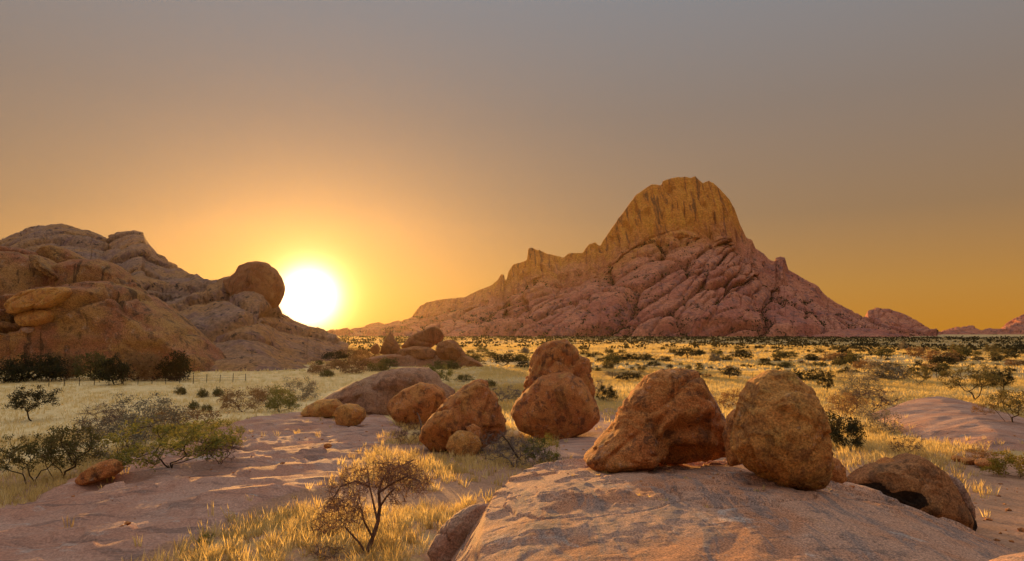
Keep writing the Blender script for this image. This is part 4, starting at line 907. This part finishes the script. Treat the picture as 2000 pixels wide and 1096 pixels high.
while len(pl) < 270 and tries < 20000:
    tries += 1
    py = 672 + 74 * rp.random() ** 1.7; px = rp.uniform(900, 2010) if rp.random() < 0.93 else rp.uniform(600, 900)
    sz_m = rp.choice([0.9, 1.2, 1.5, 2.0, 2.6, 3.4, 4.6]) * rp.uniform(0.7, 1.25)
    d = 8 * F / (py - HORIZON); wd = sz_m * F / d
    if d > 330: continue
    if py > 725 and rp.random() < 0.75: continue
    if py > 715 and (px < 1150): continue
    wp = at_y(px, 648, d); cl = float(vnoise(np.array([wp[0] / 26]), np.array([d / 30]), 0.3, 400)[0])
    if cl < rp.uniform(-0.5, 0.55): continue
    if any(abs(px - a) < (wd + c) * 0.36 and abs(py - b) < 5 for a, b, c, *_ in pl): continue
    pl.append((px, py, wd, wd * rp.uniform(0.35, 0.62), rp.choice([0, 1, 1, 2, 2, 3, 3, 4, 5, 7])))
for px, py, wd, hg, k in pl:
    own = LAB2.get((px, py))
    plant('far_%d' % k, px, py, wd, hg, own or LABELS[k][0], 'tree' if k == 6 else 'bush', 'thorn_tree' if k == 6 else 'thorn_bush', LABELS[k][1])

# distant scrub beyond, and scrub in the crevices of the mountain: too many and far to count
def clumps(name, pts, sizes, mat, seed, per=10, **props):
    rs = np.random.RandomState(seed)
    T = np.repeat(pts, per, 0); S = np.repeat(sizes, per)[:, None]; n = len(T)
    off = rs.normal(size=(n, 3)) * np.array([0.5, 0.5, 0.26]); off[:, 2] = np.abs(off[:, 2]) * 0.9 + 0.05
    c = T + off * S
    a = rs.normal(size=(n, 3)); a /= np.linalg.norm(a, axis=1, keepdims=True); b = np.cross(a, rs.normal(size=(n, 3))); b /= np.linalg.norm(b, axis=1, keepdims=True)
    s = S * 0.22 * rs.uniform(0.6, 1.4, (n, 1))
    V = np.stack([c - a * s, c + b * s * 0.7, c + a * s, c - b * s * 0.7], 1).reshape(-1, 3)
    return link(name, mesh_np(name, V, np.arange(4 * n).reshape(-1, 4), False), mat, None, **props)
rs = np.random.RandomState(33)
q = rs.uniform(0, 1, 3400); r = np.sqrt(330 ** 2 + q * (1120 ** 2 - 330 ** 2)); a = rs.uniform(-math.radians(14), math.radians(40), 3400)
X, Y = r * np.sin(a), r * np.cos(a)
keep = fbm(X / 90, Y / 40, 0.3, 3, 99) > -0.25; X, Y = X[keep], Y[keep]
clumps('distant_scrub', np.stack([X, Y, ground(X, Y)], -1), rs.uniform(1.5, 4.5, len(X)), M_DARK, 34, 9, kind='stuff', label='distant dark scrub spread over the plain at the mountain foot', category='scrub')
mp = MP[:MCREV.shape[0]]; cand = np.argwhere((MCREV < 0.10)); rs.shuffle(cand); cand = cand[:5000]
PT = np.array([mp[i, j] for i, j in cand]); clumps('crevice_scrub', PT, rs.uniform(3, 8, len(PT)), M_DARK, 35, 8, kind='stuff', label='dark scrub growing in the crevices of the mountain', category='scrub')

# ------------------------------------------------------------------ fences
def fence(label, a, b, n, seed):
    A, B = place(*a), place(*b); rf = random.Random(seed)
    e = link('wire_fence', None, None, None, tuple(A), label=label, category='fence')
    tops = []
    for i in range(n):
        t = i / (n - 1); p = A + (B - A) * t; z = float(ground(np.array([p[0]]), np.array([p[1]]))[0]); p = np.array([p[0], p[1], z]) - A
        h = rf.uniform(1.25, 1.45); tilt = np.array([rf.uniform(-.06, .06), rf.uniform(-.06, .06), 0])
        v, f = tubes([(p + np.array([0, 0, -0.3]), p + np.array([0, 0, h]) + tilt, 0.055, 0.045)], 6)
        link('post', mesh_np('post', v, f), M_BARK, e); tops.append(p)
    for hz in (0.4, 0.8, 1.15):
        v, f = tubes([(tops[i] + np.array([0, 0, hz]), tops[i + 1] + np.array([0, 0, hz]), 0.012, 0.012) for i in range(n - 1)], 4)
        link('wire', mesh_np('wire', v, f), M_GREYBARK, e)
fence('low post and wire fence crossing the golden plain on the right', (1150, 742), (1830, 741), 16, 3)
fence('post and wire fence on the pale grass in front of the left tree line', (95, 756), (480, 746), 15, 5)

# ------------------------------------------------------------------ grass
def tufts(X, Y, Z, hgt, wid, blades, seed, tint=None, lean=0.35):
    rs = np.random.RandomState(seed); n = len(X)
    T = np.repeat(np.stack([X, Y, Z], -1), blades, 0); H = np.repeat(hgt, blades); W = np.repeat(wid, blades)
    m = len(T); an = rs.uniform(0, 2 * math.pi, m); rad = rs.uniform(0, 1, m) ** 0.7 * H * 0.32
    b = T + np.stack([np.cos(an) * rad, np.sin(an) * rad, np.full(m, -0.03)], -1)
    hh = H * rs.uniform(0.55, 1.15, m); an2 = an + rs.normal(size=m) * 0.7; ln = hh * lean * rs.uniform(0.2, 1.3, m)
    tip = b + np.stack([np.cos(an2) * ln, np.sin(an2) * ln, hh], -1)
    mid = b + (tip - b) * 0.55 + np.array([0, 0, 1]) * (hh * 0.06)[:, None]
    pa = rs.uniform(0, 2 * math.pi, m); s = np.stack([np.cos(pa), np.sin(pa), np.zeros(m)], -1) * (W / 2)[:, None]
    V = np.stack([b - s, b + s, mid + s * 0.7, tip, mid - s * 0.7], 1)
    V = V.reshape(-1, 3); k = np.arange(m)[:, None] * 5
    tris = np.concatenate([k + np.array([0, 1, 2]), k + np.array([0, 2, 4]), k + np.array([4, 2, 3])], 0)
    tt = np.repeat(rs.uniform(0, 1, n) if tint is None else tint, blades) + rs.normal(size=m) * 0.12
    return V, tris, np.repeat(np.clip(tt, 0, 1), 5)
def blades1(X, Y, Z, hgt, wid, blades, seed, tint=None):
    """far tufts: single triangles"""
    rs = np.random.RandomState(seed); n = len(X)
    T = np.repeat(np.stack([X, Y, Z], -1), blades, 0); H = np.repeat(hgt, blades); W = np.repeat(wid, blades); m = len(T)
    b = T + np.stack([rs.normal(size=m) * H * 0.6, rs.normal(size=m) * H * 0.6, np.full(m, -0.05)], -1)
    tip = b + np.stack([rs.normal(size=m) * H * 0.22, rs.normal(size=m) * H * 0.22, H * rs.uniform(0.5, 1.15, m)], -1)
    pa = rs.uniform(0, 2 * math.pi, m); s = np.stack([np.cos(pa), np.sin(pa), np.zeros(m)], -1) * (W / 2)[:, None]
    V = np.stack([b - s, b + s, tip], 1).reshape(-1, 3)
    tt = np.repeat(rs.uniform(0, 1, n) if tint is None else tint, blades) + rs.normal(size=m) * 0.1
    return V, np.arange(3 * m).reshape(-1, 3), np.repeat(np.clip(tt, 0, 1), 3)
def grass_obj(name, parts, label):
    V, Fc, T, off = [], [], [], 0
    for v, f, t in parts:
        V.append(v); Fc.append(f + off); T.append(t); off += len(v)
    return link(name, mesh_np(name, np.concatenate(V), np.concatenate(Fc), False, {'tint': np.concatenate(T)}), M_GRASS, None, kind='stuff', label=label, category='grass')
def scatter(n, r0, r1, a0, a1, seed):
    rs = np.random.RandomState(seed); q = rs.uniform(0, 1, n); r = np.sqrt(r0 ** 2 + q * (r1 ** 2 - r0 ** 2)); a = rs.uniform(math.radians(a0), math.radians(a1), n)
    return r * np.sin(a), r * np.cos(a), rs
def not_dome(x, y): return dome_h(x, y) < ground(x, y) + 0.05
# foreground golden patch
x, y, rs = scatter(26000, 12.5, 26, -34, 3, 201)
inn = pip(x, y, GRASS_F); den = 0.33 * smooth(-0.9, 0.9, inn + 1.3 * vnoise(x / 1.6, y / 1.6, 0.4, 202))
k = (rs.uniform(0, 1, len(x)) < den * smooth(-0.25, 0.25, vnoise(x / 0.7, y / 0.7, 0.7, 203))) & not_dome(x, y); x, y = x[k], y[k]
fg = tufts(x, y, ground(x, y), np.random.RandomState(1).uniform(0.12, 0.42, len(x)), np.full(len(x), 0.013), 12, 204, None, 0.6)
# dry brush ground between boulders, slab edges, right bay
x, y, rs = scatter(30000, 17, 62, -40, 40, 205)
sl, sr, sm = ground_masks(x, y); pp = smooth(-1.5, 1, pip(x, y, SLAB_P))
den = (1 - np.maximum(np.maximum(sl, sr), sm)) * (1 - pp) * smooth(-0.25, 0.35, fbm(x / 4.5, y / 4.5, 0.2, 3, 206) + 0.12) + 0.03 * smooth(0.2, .5, vnoise(x / 3, y / 3, .3, 207))
k = (rs.uniform(0, 1, len(x)) < den) & not_dome(x, y); x, y = x[k], y[k]
mg = tufts(x, y, ground(x, y), np.random.RandomState(2).uniform(0.18, 0.5, len(x)), np.full(len(x), 0.026), 10, 208, None, 0.5)
dp = np.array([place_s(a_, b_) for a_, b_ in [(1178, 924), (1186, 926), (1194, 922), (1168, 928), (1480, 958), (1474, 960), (1290, 975), (1300, 978), (1382, 992), (1610, 952), (1618, 956), (1120, 930), (1490, 956), (1250, 968), (1270, 972), (1340, 935), (1346, 936)]])
dg = tufts(dp[:, 0], dp[:, 1], dp[:, 2], np.random.RandomState(8).uniform(0.05, 0.12, len(dp)), np.full(len(dp), 0.012), 14, 209, None, 0.7)
grass_obj('dry_grass', [fg, mg, dg], 'dry golden grass tufts around the shrub and the boulders')
# plain
x, y, rs = scatter(46000, 48, 150, -42, 42, 211)
k = (rs.uniform(0, 1, len(x)) < smooth(46, 75, np.hypot(x, y)) * smooth(-0.55, 0.2, fbm(x / 11, y / 11, 0.2, 3, 212) + 0.15)); x, y = x[k], y[k]
sl, sr, sm = ground_masks(x, y); k = (np.maximum(sl, sr) < 0.3) & ((x > -6) | (rs.uniform(0, 1, len(x)) < 0.35)); x, y = x[k], y[k]
tn = np.clip(0.62 + 0.6 * fbm(x / 20, y / 14, 0.1, 3, 213) + 0.55 * smooth(0, -35, x), 0, 1)
p1 = blades1(x, y, ground(x, y), np.random.RandomState(3).uniform(0.25, 0.6, len(x)), np.full(len(x), 0.08), 8, 214, tn)
x, y, rs = scatter(60000, 150, 460, -42, 42, 215)
k = (rs.uniform(0, 1, len(x)) < smooth(-0.5, 0.2, fbm(x / 40, y / 16, 0.2, 3, 216) + 0.12)); x, y = x[k], y[k]
tn = np.clip(0.6 + 0.6 * fbm(x / 60, y / 22, 0.1, 3, 217), 0, 1)
p2 = blades1(x, y, ground(x, y), np.random.RandomState(4).uniform(0.35, 0.7, len(x)), np.full(len(x), 0.28), 6, 218, tn)
x, y, rs = scatter(36000, 460, 1150, -20, 40, 219)
p3 = blades1(x, y, ground(x, y), np.random.RandomState(5).uniform(0.4, 0.8, len(x)), np.full(len(x), 0.8), 2, 220)
grass_obj('plain_grass', [p1, p2, p3], 'pale golden grass covering the wide plain')

# ------------------------------------------------------------------ loose stones, too many and small to count
x, y, rs = scatter(5200, 13, 52, -40, 40, 231)
sl, sr, sm = ground_masks(x, y); pp = smooth(-1.5, 1, pip(x, y, SLAB_P))
k = (rs.uniform(0, 1, len(x)) < 0.08 + 0.06 * sl + 0.5 * pp) & (vnoise(x / 2.5, y / 2.5, 0.2, 232) > -0.2) & not_dome(x, y); x, y = x[k], y[k]
bx = rs.uniform(1.0, 8.0, 14); by_ = rs.uniform(14.5, 17.5, 14)
gx = np.concatenate([x, bx]); gy = np.concatenate([y, by_]); gz = surf(gx, gy)
V1, F1 = ico(1); n1 = len(V1); PV, PF = [], []
for i in range(len(gx)):
    r_ = rs.gamma(1.5, 0.018) + 0.012
    sc3 = r_ * np.array([rs.uniform(0.8, 1.5), rs.uniform(0.8, 1.5), rs.uniform(0.45, 0.9)])
    a_ = rs.uniform(0, 6.28); v_ = V1 * (1 + 0.22 * rs.normal(size=(n1, 1))) * sc3
    v_ = np.stack([v_[:, 0] * math.cos(a_) - v_[:, 1] * math.sin(a_), v_[:, 0] * math.sin(a_) + v_[:, 1] * math.cos(a_), v_[:, 2]], -1)
    PV.append(v_ + np.array([gx[i], gy[i], gz[i] + 0.25 * sc3[2]])); PF.append(F1 + i * n1)
link('loose_stones', mesh_np('loose_stones', np.concatenate(PV), np.concatenate(PF), False), M_BOULDER, None, kind='stuff', label='loose small stones and grit strewn over slabs and sandy path', category='gravel')

# ------------------------------------------------------------------ haze
HZ = 2750.0
hm, hn, ho = new_mat('evening_haze')
pv = hn.n('ShaderNodeVolumePrincipled'); pv.inputs['Color'].default_value = (0.98, 0.74, 0.46, 1); pv.inputs['Density'].default_value = 1.25e-5; pv.inputs['Anisotropy'].default_value = 0.78
hn.l(pv.outputs[0], ho.inputs['Volume'])
hv = np.array([(sx * HZ, sy * HZ, z) for z in (-5.0, 430.0) for sx, sy in ((-1, -1), (1, -1), (1, 1), (-1, 1))])
hf = np.array([(3, 2, 1, 0), (4, 5, 6, 7), (0, 1, 5, 4), (1, 2, 6, 5), (2, 3, 7, 6), (3, 0, 4, 7)])
link('haze', mesh_np('haze', hv, hf, False), hm, kind='stuff', label='thin golden evening haze in the air over the plain', category='haze')
